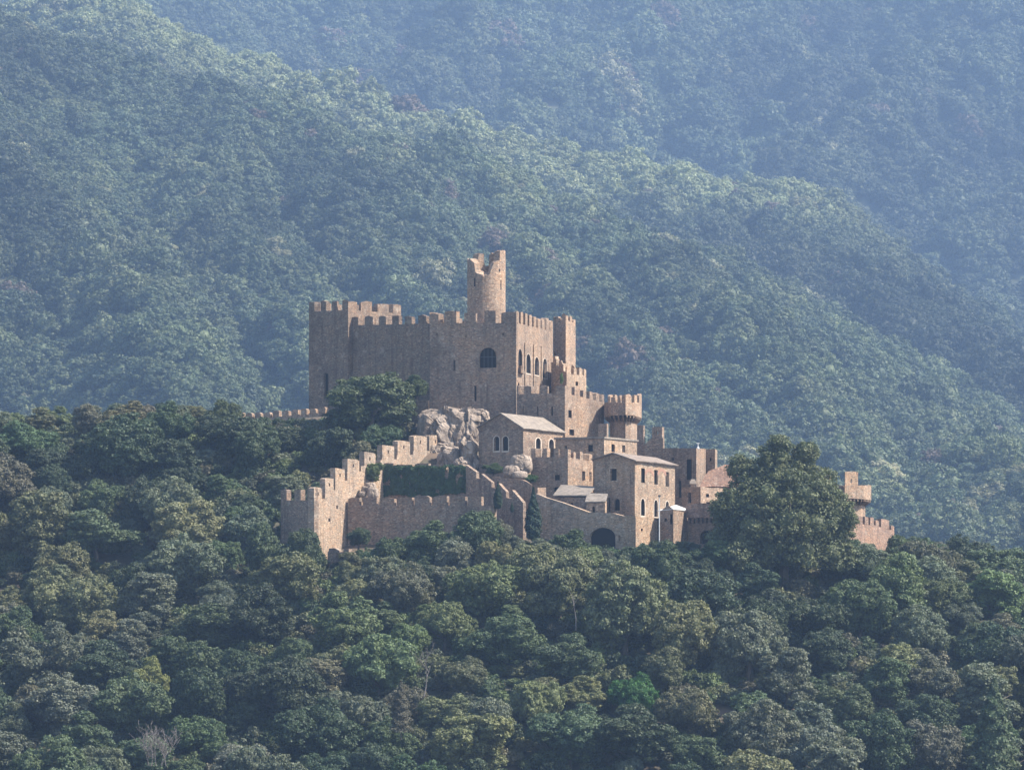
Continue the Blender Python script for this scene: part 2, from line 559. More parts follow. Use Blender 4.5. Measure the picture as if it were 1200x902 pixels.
def trunk_mesh(name, seed, limbs=5, bare=False):
    """trunk 1 tall with limbs that reach into a crown of width 1"""
    rng = random.Random(seed)
    V, F = [], []
    def add(path, rad, k=7):
        v, f = tube(path, rad, k)
        o = len(V); V.extend(v); F.extend([tuple(i + o for i in q) for q in f])
    lean = (rng.uniform(-.08, .08), rng.uniform(-.08, .08))
    tr = [(0, 0, -0.12), (lean[0] * .3, lean[1] * .3, .2), (lean[0] * .8, lean[1] * .8, .5), (lean[0], lean[1], .85)]
    add(tr, [.042, .033, .026, .012])
    for k in range(limbs):
        a = k * 2.4 + rng.uniform(-.4, .4)
        z = rng.uniform(.25, .65)
        r = rng.uniform(.2, .36)
        p0 = Vector((lean[0] * z, lean[1] * z, z))
        p2 = Vector((math.cos(a) * r, math.sin(a) * r, z + rng.uniform(.12, .32)))
        p1 = p0.lerp(p2, .5) + Vector((0, 0, -.03))
        add([p0, p1, p2], [.018, .012, .005], 5)
        if bare:
            for q in range(4):
                s = p1.lerp(p2, rng.uniform(.0, .9))
                e = s + Vector((math.cos(a + rng.uniform(-1.2, 1.2)) * .16, math.sin(a + rng.uniform(-1.2, 1.2)) * .16, rng.uniform(.05, .2)))
                add([s, s.lerp(e, .5) + Vector((0, 0, .01)), e], [.007, .005, .002], 4)
    me = bpy.data.meshes.new(name)
    me.from_pydata([tuple(v) for v in V], [], F)
    me.update()
    return me

CROWNS = {
    # rounded dense, looser feathery, low spreading, tall
    'round': [crown_mesh("crown", 100 + k, (0.5, 0.5, 0.40), 11, (0.12, 0.26), 240, (0.045, 0.085), 88, 0.0265, 0.60) for k in range(7)],
    'loose': [crown_mesh("crown", 200 + k, (0.5, 0.5, 0.46), 14, (0.09, 0.21), 200, (0.04, 0.09), 95, 0.0265, 0.52) for k in range(7)],
    'fine': [crown_mesh("crown", 300 + k, (0.5, 0.5, 0.36), 14, (0.11, 0.22), 300, (0.03, 0.055), 62, 0.023, 0.58) for k in range(5)],
    'tall': [crown_mesh("crown", 400 + k, (0.42, 0.42, 0.56), 12, (0.10, 0.24), 230, (0.04, 0.08), 88, 0.0265, 0.58, 0.35) for k in range(4)],
}
# the big tree's own crown, lobes in units of its width (x, y, z, radius)
_bl = [(a, b, c, d * .9) for (a, b, c, d) in [(-.07, 0, .37, .10), (.13, .05, .30, .12), (-.02, -.05, .25, .14), (-.20, .02, .20, .13), (-.30, -.05, .05, .14), (-.10, -.14, .08, .18), (.12, -.14, .10, .17), (.26, 0, .16, .14),
       (.34, -.08, .0, .13), (-.36, .05, -.10, .12), (-.22, -.15, -.12, .17), (.02, -.20, -.08, .18), (.22, -.16, -.10, .17), (.38, 0, -.16, .12), (-.10, -.15, -.28, .15), (.12, -.18, -.28, .16),
       (.32, -.10, -.30, .14), (.44, -.05, -.36, .09), (0, .1, .05, .28), (0, .15, -.2, .26), (-.25, .18, 0, .16), (.25, .2, 0, .17), (.0, .25, .2, .15), (-.02, -.02, .44, .06), (.16, 0, .40, .07), (-.40, -.08, .0, .07), (-.44, 0, -.22, .08), (.42, -.05, -.08, .07), (-.28, 0, .30, .07), (-.3, -.2, -.34, .12)]]
BIG = crown_mesh("crown", 901, nclump=620, clump=(0.022, 0.055), nleaf=95, leaf=0.0135, core=0.55, lobes=_bl)
CROWNS['big'] = [BIG]
for ms in CROWNS.values():
    for me in ms: me.materials.append(LEAF)
TRUNKS = [trunk_mesh("trunk", 50 + k) for k in range(4)]
for me in TRUNKS: me.materials.append(BARK)

# ------------------------------------------------------------------ masonry builder
class Face:
    """one straight wall: plan points A -> B (left to right seen from outside), top heights in A.z and B.z"""
    def __init__(s, A, B, Ai, Bi, zb):
        s.A, s.B, s.Ai, s.Bi, s.zb = A, B, Ai, Bi, zb
        s.len = (Vector((B.x, B.y)) - Vector((A.x, A.y))).length
        s.thick = max(0.2, abs((Ai.xy - A.xy).dot(Vector((B.y - A.y, A.x - B.x)).normalized())))
    def u(s, px):
        k = (px - 600.0) / FPX
        return (k * s.A.y - s.A.x) / ((s.B.x - s.A.x) - k * (s.B.y - s.A.y))
    def uz(s, px, py):
        u = s.u(px)
        Y = s.A.y + (s.B.y - s.A.y) * u
        return (u, (EYE - py) / FPX * Y)
    def top(s, u):
        return s.A.z + (s.B.z - s.A.z) * u
    def pt(s, u, z, depth):
        f = depth / s.thick
        o = s.A.xy.lerp(s.B.xy, u); i = s.Ai.xy.lerp(s.Bi.xy, u)
        q = o.lerp(i, f)
        return Vector((q.x, q.y, z))

def slab(face, outer, holes, d0, d1, V, F, skip_bottom=False, caps=True):
    """prism between depths d0 and d1 of a polygon (u,z) with holes, appended to V, F"""
    loops = [outer] + holes
    flat = [p for lp in loops for p in lp]
    tri = tessellate_polygon([[Vector((p[0] * face.len, p[1], 0)) for p in lp] for lp in loops])
    o = len(V); n = len(flat)
    V.extend(face.pt(u, z, d0) for u, z in flat)
    V.extend(face.pt(u, z, d1) for u, z in flat)
    for t in tri:
        a, b, c = t
        pa, pb, pc = flat[a], flat[b], flat[c]
        cr = (pb[0] - pa[0]) * (pc[1] - pa[1]) - (pb[1] - pa[1]) * (pc[0] - pa[0])
        if cr < 0: a, c = c, a
        F.append((o + a, o + b, o + c)); F.append((o + n + c, o + n + b, o + n + a))
    s = 0
    for li, lp in enumerate(loops):
        m = len(lp)
        for i in range(m):
            j = (i + 1) % m
            if li == 0 and skip_bottom and i == 0: continue
            if li == 0 and not caps and abs(lp[i][0] - lp[j][0]) < 1e-9 and (lp[i][0] < 1e-6 or lp[i][0] > 1 - 1e-6): continue
            F.append((o + s + i, o + n + s + i, o + n + s + j, o + s + j))
        s += m

def arch_loop(face, px, py0, wpx, hpx, arch):
    """opening centred on px, top at py0; sizes in photo pixels on this face -> loop in (u,z), clockwise or not does not matter"""
    u0, z1 = face.uz(px - wpx / 2, py0); u1, _ = face.uz(px + wpx / 2, py0)
    uc, zt = face.uz(px, py0); _, zbm = face.uz(px, py0 + hpx)
    if arch == 0:
        return [(u0, zbm), (u1, zbm), (u1, zt), (u0, zt)]
    hw = (u1 - u0) / 2
    rise = min((zt - zbm) * 0.45, hw * face.len * (1.0 if arch == 1 else 1.7))
    zs = zt - rise
    pts = [(u0, zbm), (u1, zbm)]
    for k in range(9):
        a = math.pi * k / 8
        c, s_ = math.cos(a), math.sin(a)
        if arch == 2: s_ = s_ ** 0.8; 
        pts.append((uc + hw * c, zs + rise * s_))
    return pts

def scaled_loop(lp, face, grow):
    cu = sum(p[0] for p in lp) / len(lp); cz = sum(p[1] for p in lp) / len(lp)
    w = max(p[0] for p in lp) - min(p[0] for p in lp); h = max(p[1] for p in lp) - min(p[1] for p in lp)
    return [(cu + (u - cu) * (1 + 2 * grow / (w * face.len)), cz + (z - cz) * (1 + 2 * grow / h)) for u, z in lp]

def window(face, lp, parent, name="window", depth=0.45, mat=None, bars=0, surround=None, grow=0.35):
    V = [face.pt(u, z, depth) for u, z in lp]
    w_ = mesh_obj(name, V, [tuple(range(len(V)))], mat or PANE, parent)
    if bars:
        u0, u1 = min(p[0] for p in lp), max(p[0] for p in lp); z0, z1 = min(p[1] for p in lp), max(p[1] for p in lp)
        V, F = [], []
        du = 0.06 / face.len
        for k in range(bars):
            uc = u0 + (u1 - u0) * (k + 1) / (bars + 1)
            slab(face, [(uc - du, z0), (uc + du, z0), (uc + du, z1 - 0.25), (uc - du, z1 - 0.25)], [], depth - 0.14, depth - 0.02, V, F)
        zc = z0 + (z1 - z0) * 0.55
        slab(face, [(u0, zc - 0.06), (u1, zc - 0.06), (u1, zc + 0.06), (u0, zc + 0.06)], [], depth - 0.10, depth - 0.03, V, F)
        mesh_obj("frame", V, F, IRON, w_)
    if surround is not None:
        V, F = [], []
        slab(face, scaled_loop(lp, face, grow), [list(lp)], -0.05, -0.003, V, F)
        mesh_obj("surround", V, F, surround, w_, (0.40, 0.32, 0.24))
    return w_

def inset_plan(pts, t, closed):
    n = len(pts); res = []
    for i in range(n):
        p = pts[i].xy
        def nrm(a, b):
            d = (b - a).normalized(); return Vector((-d.y, d.x))
        if closed or 0 < i < n - 1:
            n1 = nrm(pts[i - 1].xy, p); n2 = nrm(p, pts[(i + 1) % n].xy)
            m = (n1 + n2).normalized()
            q = p + m * (t / max(0.35, m.dot(n1)))
        elif i == 0:
            q = p + nrm(p, pts[1].xy) * t
        else:
            q = p + nrm(pts[i - 1].xy, p) * t
        res.append(Vector((q.x, q.y, pts[i].z)))
    return res

def building(name, label, cat, plan, zb, color, t=0.9, closed=True, merl=None, holes=None, profiles=None, group=None, deck=1.0, wall_name="wall", mt=1.0):
    """plan: world points with the wall-top height in z. merl: face -> dict(n, frac, h) or list of (px0,px1[,pytop,pybot]); holes: face -> list of dicts"""
    merl = merl or {}; holes = holes or {}; profiles = profiles or {}
    loc = (plan[0].x, plan[0].y, zb)
    root = thing(name, label, cat, loc, group)
    inner = inset_plan(plan, t, closed)
    n = len(plan)
    faces = []
    V, F = [], []
    for i in range(n if closed else n - 1):
        j = (i + 1) % n
        f = Face(plan[i], plan[j], inner[i], inner[j], zb)
        faces.append(f)
        outer = [(0, zb), (1, zb)]
        if i in profiles:
            prof = [f.uz(*q) for q in profiles[i]]
            prof[0] = (0, prof[0][1]); prof[-1] = (1, prof[-1][1])
            outer += prof[::-1]
        else:
            m = max(2, int(f.len / 1.3))
            for k in range(m, -1, -1):
                u = k / m
                outer.append((u, f.top(u) + (random.uniform(-.07, .05) if 0 < k < m else 0)))
        loops = []
        for h in holes.get(i, []):
            lp = arch_loop(f, h['px'], h['py'], h['w'], h['h'], h.get('arch', 0))
            loops.append(lp)
        slab(f, outer, loops, 0, f.thick, V, F, caps=not closed)
        for h, lp in zip(holes.get(i, []), loops):
            if h.get('void'): continue
            window(f, lp, root, h.get('name', 'window'), h.get('d', 0.45), h.get('mat'), h.get('bars', 0), h.get('sur'), h.get('grow', 0.35))
    if closed and deck is not None:
        o = len(V)
        for p in inner: V.append(Vector((p.x, p.y, p.z - deck)))
        F.append(tuple(range(o, o + n)))
    mesh_obj(wall_name, V, F, STONE, root, color)
    for i, f in enumerate(faces):
        sp = merl.get(i)
        if not sp: continue
        items = []
        if isinstance(sp, dict):
            k = sp['n']; fr = sp['frac']
            per = 1.0 / (k - 1 + fr)
            for q in range(k):
                u0 = q * per; u1 = min(1.0, u0 + per * fr)
                items.append((u0, u1, None, f.top((u0 + u1) / 2), sp['h']))
        else:
            for q in sp:
                u0, u1 = f.u(q[0]), f.u(q[1])
                if len(q) == 3:
                    items.append((u0, u1, None, f.top((u0 + u1) / 2), q[2]))
                else:
                    zt = f.uz((q[0] + q[1]) / 2, q[2])[1]; z0 = f.uz((q[0] + q[1]) / 2, q[3])[1]
                    items.append((u0, u1, zt, z0, None, q[4] if len(q) > 4 else 0))
        for it in items:
            u0, u1, zt, z0, h = it[:5]
            V, F = [], []
            if zt is None:
                a0, a1 = f.top(u0) - .12, f.top(u1) - .12
                hh = h * random.uniform(.86, 1.1)
                w_ = u1 - u0
                if 0.004 < u0: u0 += w_ * random.uniform(-.04, .08)
                if u1 < .996: u1 -= w_ * random.uniform(-.04, .08)
                b0, b1 = f.top(u0) + hh + random.uniform(-.08, .05), f.top(u1) + hh + random.uniform(-.08, .05)
            else:
                a0 = a1 = z0; b0 = b1 = zt
                b0 += random.uniform(-.05, .05)
            um = (u0 + u1) / 2
            hl = []
            if len(it) > 5 and it[5]:
                zc = (b0 + b1) / 2 - 1.2; du = 0.26 / f.len
                hl = [[(um - du, zc - .32), (um + du, zc - .32), (um + du, zc + .32), (um - du, zc + .32)]]
            # seat the merlon 2 mm behind the wall face so that no faces share a plane
            cw = (u1 - u0) * .22
            c0, c1 = (random.uniform(.0, .28) * (random.random() < .6), random.uniform(.0, .28) * (random.random() < .6))
            slab(f, [(u0, a0), (u1, a1), (u1, b1 - c1), (u1 - cw, b1 + random.uniform(-.04, .03)), (um, max(b0, b1) + random.uniform(-.04, .05)), (u0 + cw, b0 + random.uniform(-.04, .03)), (u0, b0 - c0)], hl, 0.004, mt, V, F)
            mesh_obj("merlon", V, F, STONE, root, color)
    return root, faces

def quad_plan(A, B, C):
    """A, B, C world points; fourth corner completes the parallelogram"""
    D = A + (C - B)
    return [A, B, C, D]

def gable_roof(root, A, B, C, D, apexF, color, over=0.45, th=0.22, mat=None, name="roof"):
    """front gable A-B with apex apexF, ridge running B->C; eave heights in A.z, B.z"""
    back = Vector((C.x - B.x, C.y - B.y, 0))
    bn = back.normalized()
    aF = apexF - bn * over; aB = apexF + back + bn * over
    for (e0, side, nm) in ((B, 1, name), (A, -1, name)):
        e = Vector((e0.x, e0.y, e0.z))
        down = (e - apexF); dn = down.normalized()
        e0_ = e + dn * over - bn * over
        e1_ = e + dn * over + back + bn * over
        nrm = (e0_ - aF).cross(aB - aF).normalized()
        if nrm.z < 0: nrm = -nrm
        lo = 0.02; hi = th
        # split into strips for a slightly uneven edge
        m = 14
        V, F = [], []
        for k in range(m + 1):
            s = k / m
            r = aF.lerp(aB, s); q = e0_.lerp(e1_, s) + dn * random.uniform(-.06, .08) + Vector((0, 0, random.uniform(-.05, .04)))
            V += [r + nrm * lo, q + nrm * lo, q + nrm * hi, r + nrm * (hi + .03)]
        for k in range(m):
            o = 4 * k
            for a in range(4):
                b = (a + 1) % 4
                F.append((o + a, o + b, o + 4 + b, o + 4 + a))
        F.append((0, 1, 2, 3)); F.append((4 * m + 3, 4 * m + 2, 4 * m + 1, 4 * m))
        mesh_obj(nm, V, F, mat or ROOF, root, color)

def deck_roof(root, plan, zs, th, over, color, mat=None, name="roof"):
    """flat or sloping slab over plan points with heights zs"""
    c = sum((p for p in plan), Vector()) / len(plan)
    V = []
    for p, z in zip(plan, zs):
        d = (p.xy - c.xy).normalized() * over
        V.append(Vector((p.x + d.x, p.y + d.y, z)))
    n = len(V)
    V = V + [v + Vector((0, 0, th)) for v in V]
    F = [tuple(range(n - 1, -1, -1)), tuple(range(n, 2 * n))] + [(i, (i + 1) % n, n + (i + 1) % n, n + i) for i in range(n)]
    return mesh_obj(name, V, F, mat or ROOF, root, color)

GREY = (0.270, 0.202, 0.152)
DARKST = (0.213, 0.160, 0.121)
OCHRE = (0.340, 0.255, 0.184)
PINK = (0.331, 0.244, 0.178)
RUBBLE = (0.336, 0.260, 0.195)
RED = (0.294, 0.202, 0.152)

# ---- square tower at the left end of the keep
A, B, C = P(362, 365, 738), P(408, 363, 731), P(470, 367, 744)
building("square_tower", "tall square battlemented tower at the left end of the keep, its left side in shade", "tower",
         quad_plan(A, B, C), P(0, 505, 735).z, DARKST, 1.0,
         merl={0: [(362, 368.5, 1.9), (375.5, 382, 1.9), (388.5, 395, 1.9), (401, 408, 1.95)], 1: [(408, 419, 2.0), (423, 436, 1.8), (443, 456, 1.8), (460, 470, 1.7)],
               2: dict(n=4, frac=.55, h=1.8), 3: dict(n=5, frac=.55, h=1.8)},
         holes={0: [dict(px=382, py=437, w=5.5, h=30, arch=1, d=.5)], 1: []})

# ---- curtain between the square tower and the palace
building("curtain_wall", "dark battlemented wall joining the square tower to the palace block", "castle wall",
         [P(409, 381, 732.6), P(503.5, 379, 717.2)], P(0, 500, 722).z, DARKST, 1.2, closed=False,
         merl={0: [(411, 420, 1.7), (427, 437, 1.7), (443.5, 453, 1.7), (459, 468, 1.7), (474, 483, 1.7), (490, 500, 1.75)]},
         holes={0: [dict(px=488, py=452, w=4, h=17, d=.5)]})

# ---- palace block
A, B, C = P(503.5, 379, 715.8), P(605, 378, 710), P(648, 388.5, 733)
pal, pf = building("palace_block", "large battlemented palace block with a big arched window in its broad front", "castle building",
         quad_plan(A, B, C), P(0, 505, 712).z, GREY, 1.1,
         merl={0: [(503.5, 514, 2.2), (521, 535.5, 2.2), (544.5, 558.5, 2.25), (566.5, 581, 2.2), (590, 605, 2.2)],
               1: dict(n=9, frac=.62, h=2.2), 2: dict(n=6, frac=.6, h=2.1), 3: dict(n=8, frac=.6, h=2.1)},
         holes={0: [dict(px=572, py=407, w=20, h=24, arch=1, bars=3, d=.6), dict(px=532, py=422, w=3, h=12, name="arrow_slit"), dict(px=557, py=452, w=2.6, h=18, name="arrow_slit"),
                    dict(px=512, py=390, w=2, h=4, name="arrow_slit"), dict(px=546, py=392.5, w=1.6, h=3, name="arrow_slit"), dict(px=590, py=390, w=2, h=3.4, name="arrow_slit")],
                1: [dict(px=609.7, py=409, w=4.6, h=25, arch=2), dict(px=619.2, py=414.5, w=5.4, h=23, arch=2, sur=PALE, grow=.16), dict(px=629, py=418.5, w=5.2, h=21, arch=2, sur=PALE, grow=.16), dict(px=638.5, py=420, w=5, h=23, arch=2, sur=PALE, grow=.16),
                    dict(px=607.8, py=448, w=2.2, h=14, arch=2, name="arrow_slit")]})
# stone balcony at the first lancet and thin pilaster strips on the sunlit side
for px, wz in ((615, 1.1), (625, 1.3), (634, 1.1)):
    V, F = [], []
    u = pf[1].u(px); du = .22 / pf[1].len
    z1 = pf[1].top(u) - 3.6
    slab(pf[1], [(u - du, pf[1].zb), (u + du, pf[1].zb), (u + du, z1), (u - du, z1)], [], -0.22, -0.003, V, F)
    mesh_obj("pilaster", V, F, STONE, pal, OCHRE)
V, F = [], []
u0, u1 = pf[1].u(608), pf[1].u(612); z = pf[1].uz(610, 435)[1]
slab(pf[1], [(u0, z - .5), (u1, z - .5), (u1, z + .2), (u0, z + .2)], [], -0.7, -0.003, V, F)
slab(pf[1], [(u0, z + .2), (u0 + .01, z + .2), (u0 + .01, z + 1.0), (u0, z + 1.0)], [], -0.7, -0.003, V, F)
mesh_obj("balcony", V, F, STONE, pal, DARKST)

# ---- ruined round tower
def round_tower():
    Y = 722.0; c = P(570, 380, Y); rad = 22.4 / FPX * Y
    zb = P(0, 420, Y).z
    root = thing("round_tower", "ruined round tower with a broken gap in its top, rising above the palace block", "tower", (c.x, c.y, zb))
    nA, th = 240, 1.6
    def topz(a):     # a: angle, -90 deg faces the camera
        px = 570 + 22.4 * math.cos(a)
        front = math.sin(a) < 0
        d = math.degrees(a) % 360
        # tall remnants at the left (135-215 deg) and right (320-30 deg), breach towards the camera
        if front:
            prof = [(547, 304), (551, 305), (556, 311), (557, 320), (562, 324), (568, 326.5), (573, 324), (576, 319), (579, 311), (582, 308), (585.5, 307), (586, 296), (593, 294.5)]
            py = np.interp(px, [q[0] for q in prof], [q[1] for q in prof])
        else:
            prof = [(547, 304), (553, 303), (554.5, 296), (565, 295.5), (565.5, 309), (570, 311), (575, 309), (575.5, 296), (593, 294.5)]
            py = np.interp(px, [q[0] for q in prof], [q[1] for q in prof])
        return P(0, py, Y).z + float(vnoise(a * 9, 1.5, 3) - .5) * .5
    rows = 34
    tops = [topz(2 * math.pi * i / nA) for i in range(nA)]
    V, F = [], []
    for side in (0, 1):
        for j in range(rows + 1):
            for i in range(nA):
                a = 2 * math.pi * i / nA
                z = zb + (tops[i] - zb) * j / rows
                r = rad - side * th + random.uniform(-.012, .012)
                if side == 0 and j > rows - 3: r -= random.uniform(0, .05)
                rise = side * (j / rows) ** 3 * max(0.0, min(.8, (P(0, 308, Y).z - tops[i]) * .5)) if math.sin(a) < 0 else 0
                V.append((c.x + r * math.cos(a), c.y + r * math.sin(a), z + rise))
    S = (rows + 1) * nA
    for j in range(rows):
        for i in range(nA):
            a, b = j * nA + i, j * nA + (i + 1) % nA
            F.append((a, b, b + nA, a + nA))
            F.append((S + b, S + a, S + a + nA, S + b + nA))
    for i in range(nA):
        a, b = rows * nA + i, rows * nA + (i + 1) % nA
        F.append((a, b, S + b, S + a))
    mesh_obj("wall", V, F, STONE, root, PINK)
    # slits, small square holes and the door at the foot, sunk frames on the curved wall
    def sunk(px, py, w, h, name, arch=0):
        s = (px - 570) / 22.4; a = -math.acos(max(-1, min(1, s)))
        n = Vector((math.cos(a), math.sin(a), 0)); tg = Vector((-n.y, n.x, 0))
        hw = w / FPX * Y / 2; z0, z1 = P(0, py + h, Y).z, P(0, py, Y).z
        pts = [(-hw, z0), (hw, z0)] + ([(hw * math.cos(math.pi * k / 8), z1 - hw + hw * math.sin(math.pi * k / 8)) for k in range(9)] if arch else [(hw, z1), (-hw, z1)])
        base = Vector((c.x, c.y, 0)) + n * (rad + .012)
        V = [base + tg * q[0] + Vector((0, 0, q[1])) - n * (rad - math.sqrt(max(0, rad * rad - q[0] * q[0]))) for q in pts]
        m = len(V)
        V += [v - n * .06 for v in V]
        F = [tuple(range(m))] + [(i, m + i, m + (i + 1) % m, (i + 1) % m) for i in range(m)]
        mesh_obj(name, V, F, PANE, root)
    sunk(556.5, 328, 1.8, 10, "arrow_slit"); sunk(587, 330, 1.6, 11, "arrow_slit"); sunk(585.5, 317, 2, 3.5, "arrow_slit")
    sunk(572, 366, 6, 14, "door", 1)
round_tower()

# ---- tall stair turret behind the palace's right end
A, B, C = P(648.5, 376, 738), P(663, 374, 735), P(674.5, 379, 741)
building("stair_turret", "slim tall square turret behind the right end of the palace block", "tower",
         quad_plan(A, B, C), P(0, 470, 738).z, PINK, .7,
         merl={0: [(648.5, 655, 1.0), (658, 663, 1.3)], 1: [(663, 666, 1.0), (668, 670.5, 1.1), (672, 674.5, .8)], 2: dict(n=3, frac=.6, h=.9), 3: dict(n=3, frac=.6, h=.9)},
         holes={0: [dict(px=649.8, py=412, w=2.5, h=8, arch=1)]})
# ---- low parapet at the turret's foot
building("parapet_wall", "low battlemented parapet wall at the foot of the slim turret", "castle wall",
         quad_plan(P(646, 424, 727), P(664, 437, 722), P(687, 440.5, 733)), P(0, 490, 725).z, OCHRE, .7,
         merl={0: [(648, 652, 1.3), (655, 660, 1.3)], 1: [(664, 669, 1.5), (672, 676, 1.4), (679, 682.5, 1.4), (684.5, 687, 1.4)]},
         holes={1: [dict(px=676, py=447, w=3, h=5)]})

# ---- bastion in front of the palace's right side
A, B, C = P(605.6, 461.5, 703.5), P(662, 461, 698), P(708, 471, 712)
building("bastion", "battlemented bastion with a shaded left face below the palace lancets", "castle building",
         quad_plan(A, B, C), P(0, 540, 700).z, GREY, .9,
         merl={0: [(605.6, 607.5, 1.6), (613.5, 622.5, 1.65), (632, 642, 1.65), (651, 662, 1.7)],
               1: [(662, 668.5, 1.65), (673.5, 680, 1.6), (683.5, 687.2, 1.6), (690.8, 695, 1.6), (698.5, 702.2, 1.6), (705, 708, 1.6)]},
         holes={0: [dict(px=613, py=476, w=1.8, h=9, name="arrow_slit"), dict(px=630, py=476, w=1.8, h=11, name="arrow_slit"), dict(px=647, py=476, w=1.8, h=11, name="arrow_slit")],
                1: [dict(px=668, py=480.5, w=4, h=9), dict(px=670, py=503, w=5.5, h=7)]})

# ---- corbelled turret
def corbelled(name, label, cx, Y, plan_px, top_py, corb_py, bot_py, shaft_px, zb_py, color, merl, ncorb, mh, holes=None):
    plan = [P(px, top_py, y) for px, y in plan_px]
    zc = P(0, bot_py, Y).z
    root, fs = building(name, label, "tower", plan, zc, color, .6, merl=merl, deck=.9, wall_name="parapet", mt=.5)
    # soffit under the projecting parapet
    sp = [P(px, 0, y) for px, y in shaft_px]
    V = [Vector((p.x, p.y, zc)) for p in plan] ; n = len(V)
    mesh_obj("soffit", [v + Vector((0, 0, .02)) for v in V], [tuple(range(n - 1, -1, -1))], STONE, root, DARKST)  # underside coloured darker, shade under the parapet put into the stone
    zs = P(0, zb_py, Y).z
    V = [Vector((p.x, p.y, zs)) for p in sp] + [Vector((p.x, p.y, zc - .01)) for p in sp]; m = len(sp)
    F = [(i, (i + 1) % m, m + (i + 1) % m, m + i) for i in range(m)]
    sh = mesh_obj("shaft", V, F, STONE, root, color)
    z1 = zc - .02; z0 = P(0, corb_py, Y).z
    for i in range(m):
        a, b = sp[i].xy, sp[(i + 1) % m].xy
        A2, B2 = plan[i].xy, plan[(i + 1) % m].xy
        L = (B2 - A2).length
        k = max(1, int(round(L / ncorb)))
        for q in range(k):
            s = (q + .5) / k
            p = a.lerp(b, s); o = A2.lerp(B2, s)
            tg = (B2 - A2).normalized() * .17
            o = p.lerp(o, .93)
            V = [Vector((*(p - tg), z0)), Vector((*(p + tg), z0)), Vector((*(p + tg), z1)), Vector((*(p - tg), z1)),
                 Vector((*(o - tg), z1 - .35)), Vector((*(o + tg), z1 - .35)), Vector((*(o + tg), z1)), Vector((*(o - tg), z1))]
            mesh_obj("corbel", V, [(0, 1, 5, 4), (0, 4, 7, 3), (1, 2, 6, 5), (4, 5, 6, 7), (2, 3, 7, 6)], STONE, root, color)
    return root, fs

corbelled("corbelled_turret", "projecting battlemented turret on a row of corbels, right of the bastion", 730, 710,
          [(708, 709), (716, 706), (733, 703.5), (745, 706.5), (752, 712), (748, 719), (728, 721), (712, 716)], 471.5, 496, 489,
          [(714.5, 710.5), (720, 708), (733, 706), (741, 708), (746.5, 712.5), (743, 717), (728, 719), (717, 715)], 535, PINK,
          {1: [(716, 721, 1.1), (723.5, 727, 1.0)], 2: [(733, 739.5, 1.55), (743.5, 745, 1.5)], 3: [(745, 746.5, 1.5), (749, 752, 1.5)], 5: dict(n=3, frac=.6, h=1.4), 6: dict(n=3, frac=.6, h=1.4)}, 1.15, 1.5)

# ---- chapel
A, B, C = P(561, 500.5, 691), P(613, 501.5, 684), P(660, 506.5, 695)
ch, cf = building("chapel", "gabled stone chapel with twin arched windows and a pale slab roof", "chapel",
         quad_plan(A, B, C), P(0, 580, 690).z, GREY, .8,
         profiles={0: [(561, 500.5), (587.5, 485), (613, 501.5)]}, deck=.2,
         holes={0: [dict(px=582, py=511, w=6.4, h=17, arch=1, sur=PALE, grow=.22), dict(px=592.3, py=511, w=6.4, h=17, arch=1, sur=PALE, grow=.22)],
                1: [dict(px=630.7, py=513, w=5.6, h=23, arch=1, sur=PALE, grow=.3), dict(px=646, py=514.5, w=5.6, h=23, arch=1, sur=PALE, grow=.3)]})
uA = cf[0].u(587.5); ap = cf[0].pt(uA, cf[0].uz(587.5, 485)[1], 0)
gable_roof(ch, A, B, C, None, ap, (0.205, 0.17, 0.135), .4, .2)

# ---- flat-roofed house
A, B, C = P(651, 515, 689), P(708, 514, 684), P(746.5, 517.5, 696)
fh, ff = building("flat_roofed_house", "low stone house with a flat slab roof behind the battlemented forecourt", "house",
         quad_plan(A, B, C), P(0, 600, 690).z, OCHRE, .7, deck=.1,
         holes={0: [dict(px=662, py=522, w=4.5, h=16, name="door"), dict(px=692, py=521, w=5.5, h=8)], 1: [dict(px=718.5, py=520.5, w=4, h=9), dict(px=731, py=521.5, w=3.6, h=8.5)]})
q = quad_plan(A, B, C)
deck_roof(fh, q, [p.z + .03 for p in q], .35, .35, (0.21, 0.175, 0.14))
# ---- small pier on that roof
building("stone_pier", "short square stone block standing on the flat house roof", "wall",
         quad_plan(P(701, 496.5, 690), P(711, 496, 689), P(713, 497, 692)), P(0, 530, 690).z, GREY, .35)
# ---- stair parapet fragments right of the turret
building("stepped_parapet", "ruined parapet with two raised ends between corbelled turret and grey block", "castle wall",
         [P(746, 521, 702), P(755, 521, 701), P(764, 513, 701), P(777, 513, 700)], P(0, 585, 700).z, GREY, .7, closed=False,
         merl={0: [(746.5, 754, 498, 522)], 2: [(764, 776, 500, 513.6, .9)]})

# ---- forecourt wall with battlements
A, B, C = P(622, 535.5, 680), P(665.5, 535.5, 675), P(695, 541, 683)
building("forecourt_wall", "small battlemented forecourt block beneath the chapel's side arches", "castle wall",
         quad_plan(A, B, C), P(0, 600, 680).z, PINK, .6, deck=1.2,
         merl={0: [(622.5, 627.5, 1.6), (636, 641, 1.6), (649, 655, 1.6), (662.5, 665.5, 1.6)], 1: [(665.5, 669, 1.7), (672, 675, 1.2), (679.5, 683, 1.5), (690.5, 694, 1.5)]},
         holes={0: [dict(px=653, py=556, w=6, h=6.5), dict(px=652.5, py=570.5, w=6, h=6)], 1: [dict(px=684, py=552, w=3.6, h=11), dict(px=692, py=553, w=3, h=11)]})

